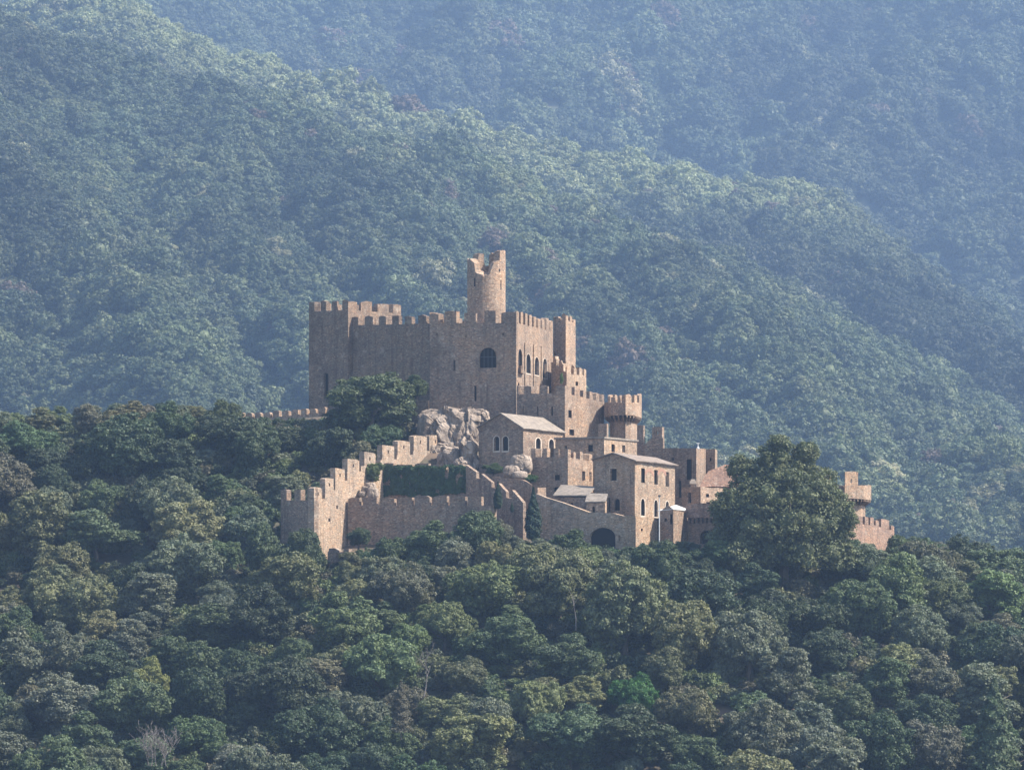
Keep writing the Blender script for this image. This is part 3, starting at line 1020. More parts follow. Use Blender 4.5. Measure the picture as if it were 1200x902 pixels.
# ---- front house
A, B, C = P(696.5, 538.5, 672), P(744, 539.5, 664), P(791, 547, 677)
fr, hf = building("gabled_house", "two-storey gabled house with brick-arched upper windows and lancets below", "house",
         quad_plan(A, B, C), P(0, 640, 668).z, OCHRE, .7, deck=.1,
         profiles={0: [(696.5, 538.5), (719.5, 531.5), (744, 539.5)]},
         holes={0: [dict(px=719, py=549, w=7.5, h=14, sur=STONE, grow=.25), dict(px=723, py=584, w=6.6, h=14, arch=1), dict(px=713.5, py=583, w=3, h=16)],
                1: [dict(px=753.6, py=548.5, w=4.4, h=17), dict(px=768.8, py=550.5, w=4.2, h=17), dict(px=782, py=553, w=4, h=17),
                    dict(px=753.3, py=584, w=4.6, h=20, arch=2, sur=PALE, grow=.22), dict(px=768.6, py=585.5, w=4.4, h=20, arch=2, sur=PALE, grow=.22), dict(px=781.8, py=587, w=4, h=18, arch=2, sur=PALE, grow=.22)]})
uA = hf[0].u(719.5); ap = hf[0].pt(uA, hf[0].uz(719.5, 531.5)[1], 0)
gable_roof(fr, A, B, C, None, ap, (0.20, 0.155, 0.12), .55, .2)
for px in (761, 775.5):
    V, F = [], []
    f = hf[1]; uc, zt = f.uz(px, 547.5); hw = 5.4 / 47.0
    n = 10; outer = []; inn = []
    for k in range(n + 1):
        a = math.pi * k / n
        outer.append((uc + hw * math.cos(a), zt - 1.5 + 1.3 * math.sin(a)))
        inn.append((uc + hw * .62 * math.cos(a), zt - 1.5 + .72 * math.sin(a)))
    slab(f, outer + inn[::-1], [], -0.04, -0.003, V, F)
    mesh_obj("brick_arch", V, F, BRICK, fr)

# ---- lean-to and little apse in front of the forecourt
A, B, C = P(650, 582, 667), P(688, 583, 662), P(696, 577, 668)
lt, _ = building("lean_to", "small lean-to under a pale sloping slab roof beside the gabled house", "shed",
         quad_plan(A, B, C), P(0, 640, 665).z, GREY, .4, deck=.1, holes={0: [dict(px=670, py=589, w=2.6, h=4)]})
q = quad_plan(A, B, C)
deck_roof(lt, q, [P(0, 581.5, 667).z, P(0, 581.5, 662).z, P(0, 571, 668).z, P(0, 569, 673).z], .22, .35, (0.21, 0.175, 0.14))
A, B, C = P(687, 589, 659), P(709, 589, 657.5), P(711, 587, 661)
ap_, _ = building("apse_hut", "tiny stone hut with a small arched window and pale roof below the lean-to", "shed",
         quad_plan(A, B, C), P(0, 640, 660).z, OCHRE, .4, deck=.1, holes={0: [dict(px=695.4, py=593, w=3.2, h=8, arch=1)]})
q = quad_plan(A, B, C)
deck_roof(ap_, q, [P(0, 589, 659).z, P(0, 588.5, 657.5).z, P(0, 579.5, 661).z, P(0, 579, 663).z], .2, .25, (0.21, 0.175, 0.14))

# ---- sloping ramp wall with the big arch
building("ramp_wall", "long rubble wall sloping down to the right with a wide dark archway", "wall",
         [P(628, 578, 662), P(741, 606, 651)], P(0, 700, 655).z, RUBBLE, 1.2, closed=False,
         profiles={0: [(628, 578), (640, 583), (660, 589), (690, 600), (718, 601), (733, 605), (741, 605)]},
         holes={0: [dict(px=706, py=618, w=30, h=24, arch=1, name="archway", d=.6), dict(px=726, py=627, w=2.4, h=6), dict(px=734.5, py=626.5, w=6, h=14, arch=1, name="doorway", d=.7)]})
# ---- terrace under the gabled house
A, B, C = P(712, 604, 655), P(745, 604.5, 650), P(776, 607, 659)
building("terrace_wall", "stone terrace wall carrying the gabled house, lit on its right side", "wall",
         quad_plan(A, B, C), P(0, 700, 655).z, OCHRE, .8, deck=.15, holes={1: [dict(px=752, py=619, w=2.4, h=3)]})

# ---- right-hand cluster
A, B, C = P(772, 600, 657), P(789, 597, 654), P(809, 601, 662)
sg, sf = building("small_gabled_house", "little stone gabled house with a bright sheet roof right of the pole", "house",
         quad_plan(A, B, C), P(0, 700, 655).z, GREY, .5, deck=.1, profiles={0: [(772, 600), (783, 591.5), (789, 597)]},
         holes={0: [dict(px=780, py=607, w=2.6, h=4), dict(px=787, py=602, w=3, h=12)]})
deck_roof(sg, quad_plan(A, B, C), [P(0, 599, 657).z, P(0, 597, 654).z, P(0, 599, 662).z, P(0, 592, 665).z], .15, .3, (0.6, 0.58, 0.55), METAL)
A, B = P(806, 606.5, 660), P(846, 607.5, 656)
mw, mf = building("machicolated_wall", "low wall with a row of corbels under its reddish top and a dark arch", "castle wall",
         [A, B], P(0, 700, 656).z, GREY, 1.0, closed=False, holes={0: [dict(px=828, py=621, w=15, h=16, arch=1, name="archway", d=.8)]})
V, F = [], []
slab(mf[0], [(0, P(0, 606, 658).z), (1, P(0, 606.8, 656).z), (1, P(0, 590, 656).z), (.5, P(0, 589.6, 658).z), (0, P(0, 590, 658).z)], [], -0.7, .5, V, F)
mesh_obj("parapet", V, F, STONE, mw, RED)
for k in range(8):
    u = (k + .5) / 8; du = .17 / mf[0].len; V, F = [], []
    z1 = P(0, 606.6, 658).z - .02
    slab(mf[0], [(u - du, z1 - .9), (u + du, z1 - .9), (u + du, z1), (u - du, z1)], [], -0.55, -0.003, V, F)
    mesh_obj("corbel", V, F, STONE, mw, DARKST)

A, B, C = P(775, 525, 700), P(816, 525, 694), P(827, 526, 699)
gb, gf = building("grey_block", "tall flat-topped grey stone block with a dark recess and a white finial", "castle building",
         quad_plan(A, B, C), P(0, 640, 695).z, GREY, .8, deck=.5,
         holes={0: [dict(px=808, py=538, w=6, h=24, d=.35), dict(px=788, py=536, w=3, h=4), dict(px=797, py=563, w=2.6, h=20)]})
c = P(818, 520, 695)
V, F = tube([(c.x, c.y, P(0, 526, 695).z), (c.x, c.y, P(0, 519, 695).z)], [.07, .06], 6)
v2, f2 = lump((c.x, c.y, P(0, 525, 695).z), (.26, .26, .25), np.random.default_rng(3), 8, 6, .02)
F += [tuple(int(i) + len(V) for i in q) for q in f2]; V += [Vector(v) for v in v2]
v3, f3 = tube([(c.x - .3, c.y, c.z + .1), (c.x + .3, c.y, c.z + .12)], [.05, .05], 5)
F += [tuple(i + len(V) for i in q) for q in f3]; V += v3
mesh_obj("finial", V, F, WHITE, gb)
building("rear_pier", "narrow stone tower stub just right of the grey block", "tower",
         quad_plan(P(825, 526, 701), P(838, 526, 699), P(840.5, 527, 703)), P(0, 640, 699).z, OCHRE, .6, holes={0: [dict(px=833, py=536, w=2.6, h=4)]})
# dark lean house with chimney
A, B, C = P(799, 571, 680), P(821, 570, 676), P(855, 573, 684)
dh, df = building("brick_topped_house", "house with a lit right wall under a dark ruined reddish gable", "house",
         quad_plan(A, B, C), P(0, 640, 680).z, PINK, .6, deck=.1,
         holes={0: [dict(px=808, py=577, w=4, h=12)], 1: [dict(px=829.2, py=578.5, w=3.6, h=4), dict(px=830, py=588, w=4.5, h=3), dict(px=846, py=580, w=3, h=5)]})
V, F = [], []
f = Face(P(820, 571, 677.5), P(866, 571, 685), P(823, 571, 684), P(866, 571, 690), 0)
slab(f, [f.uz(820, 570), f.uz(866, 570), f.uz(866, 545), f.uz(850, 544), f.uz(840, 548), f.uz(830, 552), f.uz(825, 559)], [], 0, 2.0, V, F)
mesh_obj("gable", V, F, STONE, dh, (0.26, 0.17, 0.13))
V, F = [], []
c = P(812, 571, 679)
def box(V, F, cx, cy, z0, z1, hx, hy):
    o = len(V)
    V += [Vector((cx + sx * hx, cy + sy * hy, z)) for z in (z0, z1) for sx, sy in ((-1, -1), (1, -1), (1, 1), (-1, 1))]
    F += [tuple(o + i for i in q) for q in ((0, 3, 2, 1), (4, 5, 6, 7), (0, 1, 5, 4), (1, 2, 6, 5), (2, 3, 7, 6), (3, 0, 4, 7))]
box(V, F, c.x, c.y, P(0, 585, 679).z, P(0, 567, 679).z, .42, .42)
chm = mesh_obj("chimney", V, F, STONE, dh, OCHRE)
V, F = [], []
box(V, F, c.x, c.y, P(0, 567, 679).z + .003, P(0, 563.5, 679).z, .62, .62); box(V, F, c.x, c.y, P(0, 563.5, 679).z + .003, P(0, 561.5, 679).z, .4, .4)
mesh_obj("chimney_cap", V, F, PALE, chm)
building("link_wall", "plain low wall running behind the big tree to the right-hand turret", "castle wall",
         [P(838, 560, 700), P(966, 590, 692)], P(0, 680, 700).z, RED, .7, closed=False)

# ---- pole
c = P(772.6, 630, 649); V, F = tube([(c.x, c.y, P(0, 650, 649).z), (c.x, c.y, P(0, 600, 649).z), (c.x, c.y, P(0, 582, 649).z)], [.12, .11, .09], 8)
pr = thing("lamp_post", "slender pale post rising in front of the lit side of the gabled house", "post", (c.x, c.y, P(0, 650, 649).z))
mesh_obj("pole", V, F, POLE, pr)
V, F = [], []
box(V, F, c.x, c.y - .1, P(0, 582, 649).z + .003, P(0, 580, 649).z, .22, .3)
mesh_obj("lamp_head", V, F, IRON, pr)

# ---- right-hand turret and outer wall
A, B, C = P(988.5, 567.5, 687), P(1013, 568, 681), P(1021, 569, 687)
rt, rf = corbelled("ruined_turret", "broken corbelled turret with one tall remnant, right of the big tree", 1005, 685,
          [(988.5, 684), (990, 681.5), (1012, 684), (1021, 688), (1019, 693), (1004, 696), (991, 692)], 568.5, 592, 585,
          [(995, 686), (997, 684.5), (1009, 686.5), (1014, 689), (1012, 692), (1003, 694), (996, 691)], 625, PINK, {}, 0.95, 1.0)
V, F = [], []
f = Face(P(990.2, 568.6, 681.6), P(1005.5, 568.5, 683.3), P(989.5, 568.5, 686), P(1005, 568.5, 688), 0)
slab(f, [f.uz(990.3, 568.9), f.uz(1005.5, 568.9), f.uz(1005.5, 553), f.uz(999, 552), f.uz(990.3, 552.5)], [arch_loop(f, 997.5, 561, 1.2, 5, 0)], 0.02, 2.6, V, F)
mesh_obj("wall_remnant", V, F, STONE, rt, PINK)
f = Face(P(1005.6, 568.6, 681.4), P(1005.9, 568.5, 688), P(1002, 568.5, 681.4), P(1002, 568.5, 688), 0)
building("turret_side_wall", "reddish shaded wall stub tucked between the big tree and the broken turret", "castle wall",
         [P(962, 567, 692), P(971, 567, 690.5), P(988, 569, 688.5)], P(0, 660, 690).z, RED, .7, closed=False, merl={0: [(964, 970, 556, 567.3, .5)]})
building("outer_wall", "reddish battlemented outer wall sloping down at the right end of the castle", "castle wall",
         [P(994, 613, 673), P(1024, 615, 680), P(1048, 622, 689)], P(0, 690, 680).z, RED, .8, closed=False,
         merl={0: [(997, 1003, 1.6), (1006.5, 1011, 1.6), (1013.5, 1018, 1.6), (1020, 1024, 1.6)], 1: [(1026, 1030, 1.2), (1032.5, 1042, 608.5, 619), (1044.5, 1048, 1.0)]})

# ---- left lower curtains
building("corner_wall", "short dark battlemented wall at the lower left corner of the castle", "castle wall",
         [P(329, 586, 665), P(368, 586.5, 656)], P(0, 700, 660).z, GREY, 1.0, closed=False,
         merl={0: [(329, 336, 2.1), (345, 352.5, 2.1), (359.5, 367.5, 2.2)]})
SM = [(368, 377.5, 571, 584), (381, 391, 560, 575), (393, 404, 549, 564), (407.3, 421, 538, 554), (427, 440, 530, 547), (448, 462, 522, 540), (466, 480.5, 516.5, 534), (485, 500.5, 510.5, 531), (503, 518, 510, 528)]
building("stepped_wall", "sunlit battlemented wall climbing in steps up the slope to the rocks", "castle wall",
         [P(368.3, 584, 656), P(407, 563, 668.5), P(519, 528, 704)], P(0, 690, 665).z, RUBBLE, 1.3, closed=False, mt=1.1,
         profiles={0: [(368.3, 584), (380.9, 584), (381, 574), (392.9, 574), (393, 563), (407, 563)],
                   1: [(407, 552), (423, 552), (423.1, 546), (446, 545), (446.1, 539), (465, 538), (465.1, 533), (484, 532.5), (484.1, 529), (519, 527)]},
         merl={0: [(*m, .25) for m in SM[:3]], 1: [(*m, .25) for m in SM[3:]]},
         holes={0: [dict(px=386, py=607, w=2.4, h=4), dict(px=395, py=592, w=2, h=4)]})
building("lower_curtain", "long grey battlemented wall below the ivy, ending at the stepped wall", "castle wall",
         [P(407.4, 592, 667.8), P(579, 592, 655)], P(0, 700, 660).z, GREY, 1.1, closed=False,
         merl={0: [(408, 421, 1.65)] + [(425 + 20.6 * k, 441.5 + 20.6 * k, 1.6) for k in range(7)]})
building("ivy_terrace_wall", "upper battlemented terrace wall hung with dark ivy", "castle wall",
         [P(446, 553, 682), P(549, 553, 674)], P(0, 660, 678).z, GREY, 1.0, closed=False,
         merl={0: [(446.5, 462, 1.6)] + [(466.5 + 20.2 * k, 482 + 20.2 * k, 1.6) for k in range(4)]})
building("stair_parapet", "stepped stair parapet descending to the right from the ivy wall", "wall",
         [P(546, 545, 673), P(613, 588, 659)], P(0, 690, 662).z, GREY, .7, closed=False,
         profiles={0: [(546, 544.5), (558, 553), (558.1, 560), (564, 561), (564.1, 555), (576, 565), (576.1, 571), (584, 572), (584.1, 566), (593, 576), (593.1, 583), (600, 584), (600.1, 574), (613, 589)]})
building("retaining_wall", "plain grey retaining wall beneath the boulders beside the stairs", "wall",
         [P(577, 558, 671), P(612, 562, 668), P(630, 571, 664), P(640, 571, 668)], P(0, 690, 666).z, GREY, .8, closed=False)
building("low_wall", "low dark wall stub among trees below the stepped wall", "wall",
         [P(384, 646, 652), P(415, 647, 649)], P(0, 720, 650).z, GREY, .7, closed=False, merl={0: [(385, 398, .6), (402, 409, .6)]})
building("crest_wall", "long low battlemented wall running left along the wooded crest", "castle wall",
         [P(277, 491.5, 736), P(330, 488, 731), P(377, 484, 725)], P(0, 540, 725).z, PINK, .7, closed=False,
         merl={0: [(277 + 10.7 * k, 284.5 + 10.7 * k, 1.2) for k in range(5)], 1: [(331 + 10.7 * k, 338.5 + 10.7 * k, 1.2) for k in range(5)]})
A, B, C = P(473, 469, 714.5), P(502.5, 469, 711.5), P(503, 469, 715)
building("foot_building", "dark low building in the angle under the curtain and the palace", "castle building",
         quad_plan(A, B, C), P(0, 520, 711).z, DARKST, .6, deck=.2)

# ------------------------------------------------------------------ rocks
from mathutils import noise as mnoise
def rock(name, label, c, r, seed, cat="rock", rough=.35, nu=64, nv=40, mat=None):
    V, F = [], []
    for j in range(nv + 1):
        ph = math.pi * (j + .001) / (nv + .002)
        for i in range(nu):
            th = 2 * math.pi * i / nu
            d = Vector((math.sin(ph) * math.cos(th), math.sin(ph) * math.sin(th), math.cos(ph)))
            e = 1.0
            q = Vector((d.x * r[0], d.y * r[1], d.z * r[2])) / 5.0 + Vector((seed, seed * 2.3, 0))
            n1 = mnoise.noise(q); n2 = mnoise.noise(q * 2.3); n3 = mnoise.noise(q * 5.0)
            cell = mnoise.cell(q * 1.7) - .0
            m = 1 + rough * (n1 * .9 + n2 * .55 + n3 * .25 + .22 * (cell - .5))
            pw = 0.75
            sg = lambda v: math.copysign(abs(v) ** pw, v)
            V.append((c.x + r[0] * m * sg(d.x), c.y + r[1] * m * sg(d.y), c.z + r[2] * m * sg(d.z)))
    for j in range(nv):
        for i in range(nu):
            a, b = j * nu + i, j * nu + (i + 1) % nu
            F.append((a, a + nu, b + nu, b))
    o = mesh_obj(name, V, F, mat or ROCK)
    tag(o, label, cat)
    return o
import bmesh
def crag(name, label, items, seed, cells=((4.0, .9), (1.7, .30)), cat="rock"):
    """fractured rock: closed swellings whose surface is stepped into blocks, in one mesh. items: (px, py, Y, hx, hy, hz)"""
    V, F = [], []
    for n_, (px, py, Y, hx, hy, hz) in enumerate(items):
        c = P(px, py, Y); o = len(V)
        nu, nv = (150, 100) if hx > 2 else (70, 50)
        for j in range(nv + 1):
            ph = math.pi * (j + .01) / (nv + .02)
            for i in range(nu):
                th = 2 * math.pi * i / nu
                d = Vector((math.sin(ph) * math.cos(th), math.sin(ph) * math.sin(th), math.cos(ph)))
                sg = lambda v, p: math.copysign(abs(v) ** p, v)
                b = Vector((hx * sg(d.x, .7), hy * sg(d.y, .7), hz * sg(d.z, .6)))
                q = c + b + Vector((mnoise.noise((c + b) / 2.2), mnoise.noise((c + b) / 2.2 + Vector((7, 3, 1))), mnoise.noise((c + b) / 2.5 + Vector((1, 8, 2))))) * .8
                off = 0.0
                for size, amp in cells:
                    dist, pt = mnoise.voronoi(Vector((q.x / size, q.y / size, q.z / (size * 1.7))) + Vector((seed * 3.1, seed, n_ * .7)))
                    h1 = mnoise.cell_vector(pt[0] * 7.3)
                    rel = Vector((q.x / size, q.y / size, q.z / (size * 1.7))) + Vector((seed * 3.1, seed, n_ * .7)) - pt[0]
                    off += amp * ((h1.x - .5) * 1.2 + (h1 - Vector((.5, .5, .5))).dot(rel) * 2.4)
                    off -= amp * .55 * max(0.0, 1 - (dist[1] - dist[0]) / .05)
                off += .10 * mnoise.noise(q / .8) + .05 * mnoise.noise(q / .3)
                k = min(1.0, min(hx, hy, hz) / 2.2)
                V.append(c + b + d * off * k)
        for j in range(nv):
            for i in range(nu):
                a, b_ = o + j * nu + i, o + j * nu + (i + 1) % nu
                F.append((a, a + nu, b_ + nu, b_))
    o = mesh_obj(name, V, F, ROCK)
    return tag(o, label, cat)
crag("rock_outcrop", "big pale rock outcrop under the palace front",
     [(522, 514, 706, 4.8, 4.5, 6.0), (546, 506, 706, 4.2, 4, 4.6), (527, 545, 695, 2.6, 3.5, 3.6), (503, 500, 707, 2.4, 3, 2.8), (558, 490, 706, 2.6, 3, 1.7), (513, 538, 701, 2.3, 2.5, 3.2)], 3)
crag("rock_ledge", "lower broken rock beside the chapel's left wall", [(550, 536, 692, 1.7, 2.4, 3.4), (541, 550, 689, 1.6, 2.2, 1.9)], 8)
crag("bank_rock", "pale sunlit rock at the left end of the crest wall", [(284, 499, 719, 1.4, 1.2, .7), (292, 502, 718, 1.2, 1.2, .6)], 5)
crag("wall_rubble", "heap of pale rubble where the stepped wall meets the lower curtain", [(430, 573, 672, 1.2, 1.2, .9), (437, 577, 671, 1.1, 1, 1.1), (434, 569, 674, 1.0, 1, .6), (425, 579, 671, .9, 1, .7)], 6)
BC = ((1.9, .22), (.8, .10))
crag("boulder", "large rounded boulder in front of the chapel's corner", [(611, 544, 678, 2.15, 2.0, 1.85)], 6, BC, "boulder")
crag("boulder", "smaller pale boulder left of the large rounded one", [(599, 553, 674, 1.6, 1.5, 1.25)], 9, BC, "boulder")
crag("boulder", "flat boulder lying on top of the retaining wall", [(609, 557, 672, 1.5, 1.2, 0.8)], 12, BC, "boulder")

# ------------------------------------------------------------------ plants
def add_tree(name, label, kind, px, Y, width, height, color, group=None, variant=None, base_z=None, trunk_mat=None, cat="tree", lift=0.0, rot=None):
    x = X(px, Y)
    zg = float(hill_z(np.array([x]), np.array([Y]))[0]) if base_z is None else base_z
    root = thing(name, label, cat, (x, Y, zg), group)
    ms = CROWNS[kind]
    me = ms[(variant if variant is not None else random.randrange(len(ms))) % len(ms)]
    zext = {'round': .84, 'loose': .94, 'fine': .76, 'tall': 1.12, 'big': .93}[kind]
    ch_ = height * 0.94
    cr_ = bpy.data.objects.new("crown", me); COL.objects.link(cr_)
    cr_.parent = root
    cr_.location = (0, 0, height - ch_ * 0.5 + lift)
    cr_.scale = (width, width * random.uniform(.9, 1.1), ch_ / zext)
    cr_.rotation_euler = (0, 0, random.uniform(0, 6.28) if rot is None else rot)
    cr_.color = (*color, 1)
    tr_ = bpy.data.objects.new("trunk", random.choice(TRUNKS)); COL.objects.link(tr_)
    tr_.parent = root
    s = height * 0.8
    tr_.scale = (width * 1.0, width * 1.0, s)
    tr_.rotation_euler = (0, 0, random.uniform(0, 6.28))
    return root

LOOKS = {
    'dark green': (0.045, 0.063, 0.034),
    'grey green': (0.101, 0.116, 0.076),
    'olive': (0.120, 0.127, 0.063),
    'mid green': (0.065, 0.093, 0.045),
    'bright green': (0.088, 0.116, 0.050),
    'brownish': (0.106, 0.101, 0.067),
}
# lone, recognisable trees and shrubs
add_tree("oak_tree", "leafy tree covering the middle of the lower curtain's foot", 'fine', 464, 647, 8.5, 7.4, (0.066, 0.09, 0.042), variant=1)
add_tree("oak_tree", "dense tree reaching up the shaded corner wall at the castle's lower left", 'round', 352, 646, 9, 10.5, (0.052, 0.07, 0.034), variant=2)
add_tree("oak_tree", "tall loose tree just left of the shaded corner wall", 'loose', 312, 650, 9, 11, (0.062, 0.085, 0.042), variant=5)
add_tree("oak_tree", "rounded light-topped tree hiding the foot of the stairs, nearest the short cypress", 'round', 562, 647, 9.5, 10.2, (0.058, 0.082, 0.04), variant=1)
add_tree("oak_tree", "leafy tree covering the right half of the lower curtain's foot", 'loose', 512, 647, 10, 8.6, (0.066, 0.092, 0.044), variant=4)
add_tree("oak_tree", "bushy tree between the taller cypress and the wide archway", 'round', 668, 646, 8, 7.2, (0.055, 0.08, 0.038), variant=5)
add_tree("oak_tree", "huge dark dense tree standing in front of the castle's right end", 'big', 917, 648, 26.5, 26, (0.098, 0.112, 0.054), rot=0)
add_tree("oak_tree", "dark spreading tree against the curtain wall between square tower and palace", 'loose', 430, 706, 17, 13.5, (0.066, 0.084, 0.040), variant=2)
add_tree("shrub", "dark bush growing on the low building at the palace's left corner", 'loose', 488, 713, 5.5, 5.6, (0.055, 0.075, 0.034), variant=0, base_z=P(0, 469, 713).z, cat="shrub")
add_tree("oak_tree", "yellow-green tree alone among darker ones left of the low wall stub", 'loose', 178, 605, 7.5, 10, (0.14, 0.15, 0.05), variant=3)
add_tree("oak_tree", "vivid green rounded bush-like tree near the lower middle right", 'round', 742, 594, 8.0, 8.5, (0.036, 0.095, 0.022), variant=3)
add_tree("oak_tree", "round pale-topped tree standing at the left end of the crest wall", 'round', 261, 716, 7, 7.5, (0.075, 0.09, 0.04), variant=2)
add_tree("shrub", "bright green bush growing on the parapet below the slim turret", 'tall', 658, 716, 1.2, 2.6, (0.10, 0.16, 0.05), base_z=P(0, 452, 716).z, cat="shrub")
add_tree("shrub", "leafy bush draping over the wall left of the ivy", 'loose', 437, 676, 4.5, 4.2, (0.085, 0.11, 0.042), base_z=P(0, 566, 676).z, cat="shrub")
add_tree("shrub", "small bush in the shade below the chapel's twin windows", 'round', 578, 678, 4, 2.2, (0.06, 0.09, 0.035), base_z=P(0, 557, 678).z, cat="shrub")
add_tree("shrub", "low bush growing beside the boulders above the retaining wall", 'round', 622, 672, 2.6, 1.6, (0.05, 0.09, 0.03), base_z=P(0, 566, 672).z, cat="shrub")
add_tree("shrub", "dark bush against the foot of the lower curtain", 'round', 420, 657, 5, 4, (0.05, 0.07, 0.035), cat="shrub", base_z=P(0, 642, 657).z)

CYP = [conifer_mesh("crown", 500 + k, 5200, 0.035, 0, .2) for k in range(2)]
PINE = [conifer_mesh("crown", 520 + k, 7000, 0.03, 7, .36) for k in range(2)]
for me in CYP + PINE: me.materials.append(LEAF)
def add_conifer(name, label, me, px, py_base, py_top, Y, wid, color):
    zb = P(0, py_base, Y).z; h = P(0, py_top, Y).z - zb
    root = thing(name, label, "tree", (X(px, Y), Y, zb))
    o = bpy.data.objects.new("crown", me); COL.objects.link(o); o.parent = root; o.scale = (wid * h, wid * h, h); o.color = (*color, 1)
    t_ = bpy.data.objects.new("trunk", TRUNKS[0]); COL.objects.link(t_); t_.parent = root; t_.scale = (h * .25, h * .25, h * .5); t_.location = (0, 0, -.6)
    return root
add_conifer("cypress_tree", "short dark cypress beside the stairs", CYP[0], 583.5, 596, 564, 655, 1.0, (0.022, 0.042, 0.026))
add_conifer("cypress_tree", "taller dark cypress at the top of the sloping ramp wall", CYP[1], 625, 632, 571, 651, .95, (0.020, 0.040, 0.026))
add_conifer("cypress_tree", "smallest cypress low between the two darker ones", CYP[0], 600, 600, 588, 652, 1.1, (0.024, 0.046, 0.026))
add_conifer("pine_tree", "layered conifer with pale branch tiers at the lower right edge", PINE[0], 1165, 905, 795, 572, 1.0, (0.06, 0.085, 0.042))
add_conifer("pine_tree", "small brownish pine beside a bare red earth patch", PINE[1], 470, 858, 797, 566, .95, (0.085, 0.08, 0.055))

# dead trees
def twig_tree(name, seed, stem, limbs, spread):
    rr = random.Random(seed)
    V, F = [], []
    def grow(p, d, L, r, lev):
        path, rad = [p], [r]
        q = p; dd = d.copy()
        for k in range(4):
            dd = (dd + Vector((rr.uniform(-.25, .25), rr.uniform(-.25, .25), rr.uniform(-.05, .2)))).normalized()
            q = q + dd * L / 4
            path.append(q); rad.append(max(.03, r * (1 - .2 * (k + 1))))
        v, f = tube(path, rad, 5)
        o = len(V); V.extend(v); F.extend([tuple(i + o for i in x) for x in f])
        if lev == 0: return
        for k in range(limbs if lev > 1 else 4):
            b = path[rr.randint(1, 4)]
            a = rr.uniform(0, 6.28)
            nd = (dd * .55 + Vector((math.cos(a), math.sin(a), rr.uniform(-.1, .5))) * spread).normalized()
            grow(b, nd, L * rr.uniform(.35, .6), r * .45, lev - 1)
    for k in range(stem[0]):
        a = rr.uniform(0, 6.28)
        grow(Vector((rr.uniform(-1, 1) * stem[3], rr.uniform(-1, 1) * stem[3], -.5)), Vector((math.cos(a) * .3 * (stem[0] > 1), math.sin(a) * .3 * (stem[0] > 1), 1)).normalized(), stem[1], stem[2], 2)
    me = bpy.data.meshes.new(name); me.from_pydata([tuple(v) for v in V], [], F); me.update(); me.materials.append(DEADWOOD)
    return me
def dead_tree(label, px, py_base, Y, seed, stem, limbs, spread):
    zb = P(0, py_base, Y).z
    root = thing("dead_tree", label, "tree", (X(px, Y), Y, zb))
    o = bpy.data.objects.new("trunk", twig_tree("trunk", seed, stem, limbs, spread)); COL.objects.link(o); o.parent = root
    return root
dead_tree("bare bleached dead tree with a thin upright trunk", 497, 812, 580, 71, (1, 6.0, .13, 0), 5, .5)
dead_tree("pale leafless thicket of twigs near the lower left corner", 185, 893, 546, 72, (9, 4.5, .07, 1.8), 6, .7)
dead_tree("thin bleached snag sticking up from dark crowns below the castle", 675, 735, 612, 73, (1, 4.2, .14, 0), 2, .3)
# ivy on the terrace wall
def ivy():
    rng = np.random.default_rng(77)
    f = Face(P(446, 553, 682), P(549, 553, 674), P(446, 553, 683), P(549, 553, 675), 0)
    C, N = [], []
    nrm = (Vector((f.B.y - f.A.y, f.A.x - f.B.x))).normalized()
    n = 9000
    for k in range(n):
        u = rng.uniform(0, 1); px = 446 + 103 * u
        low = 580 + 9 * (vnoise(u * 14, 0.5, 4) - .5) - 12 * max(0, u - .75) * 4 * .3
        high = 544 + 4 * vnoise(u * 26, 2.5, 9)
        py = rng.uniform(high, low)
        if vnoise(u * 30, py * .12, 6) < .22: continue
        uu, z = f.uz(px, py)
        q = f.pt(uu, z, -(.1 + .5 * vnoise(u * 22, py * .16, 8)) * rng.uniform(.4, 1))
        C.append(q); N.append((nrm.x, nrm.y, .35))
    C = np.array(C); N = np.array(N) + .6 * unit_dirs(len(C), rng); N /= np.linalg.norm(N, axis=1, keepdims=True)
    V, F = leaf_quads(C, N, .42, rng)
    me = np_mesh("ivy", V, F); me.materials.append(LEAF)
    o = bpy.data.objects.new("ivy", me); COL.objects.link(o); o.color = (0.046, 0.078, 0.032, 1)
    tag(o, "dark green ivy hanging over the upper terrace wall", "ivy")
ivy()

# ------------------------------------------------------------------ the wood on the hill: up to 300 single trees
LIMIT = [(-200, 480), (0, 480), (60, 478), (180, 472), (270, 480), (285, 498), (320, 520), (331, 606), (366, 612), (384, 642), (412, 648), (440, 628), (480, 606), (520, 596), (560, 592), (580, 596), (606, 600), (640, 628),
         (690, 638), (720, 642), (760, 632), (800, 632), (840, 636), (1000, 634), (1050, 628), (1090, 630), (1140, 626), (1200, 650), (1400, 690)]
LX = [a for a, _ in LIMIT]; LY = [b for _, b in LIMIT]
def zone(px, py):
    if py < 560 and px < 330: return "on the wooded crest left of the square tower"
    if px < 200 and py < 680: return "on the left slope under the crest"
    if px < 370 and py < 720: return "on the slope left of the stepped wall"
    if px < 200 and py < 800: return "halfway down the far left of the slope"
    if px < 200: return "along the bottom at the far left"
    if px < 420 and py < 800: return "in the dense wood left of the middle"
    if px < 420: return "along the bottom left of the red earth patch"
    if px < 640 and py < 700: return "directly below the lower curtain"
    if px < 640 and py < 800: return "in the middle of the wooded slope"
    if px < 640: return "along the bottom of the middle slope"
    if px < 850 and py < 720: return "just below the ramp wall and gabled house"
    if px < 850 and py < 810: return "on the slope under the gabled house"
    if px < 850: return "along the bottom right of the middle"
    if px < 1060 and py < 790: return "around the foot of the huge tree"
    if px > 1040 and py < 720: return "on the right-hand crest beyond the outer wall"
    if py < 800: return "on the slope below the outer wall"
    return "along the bottom at the right"

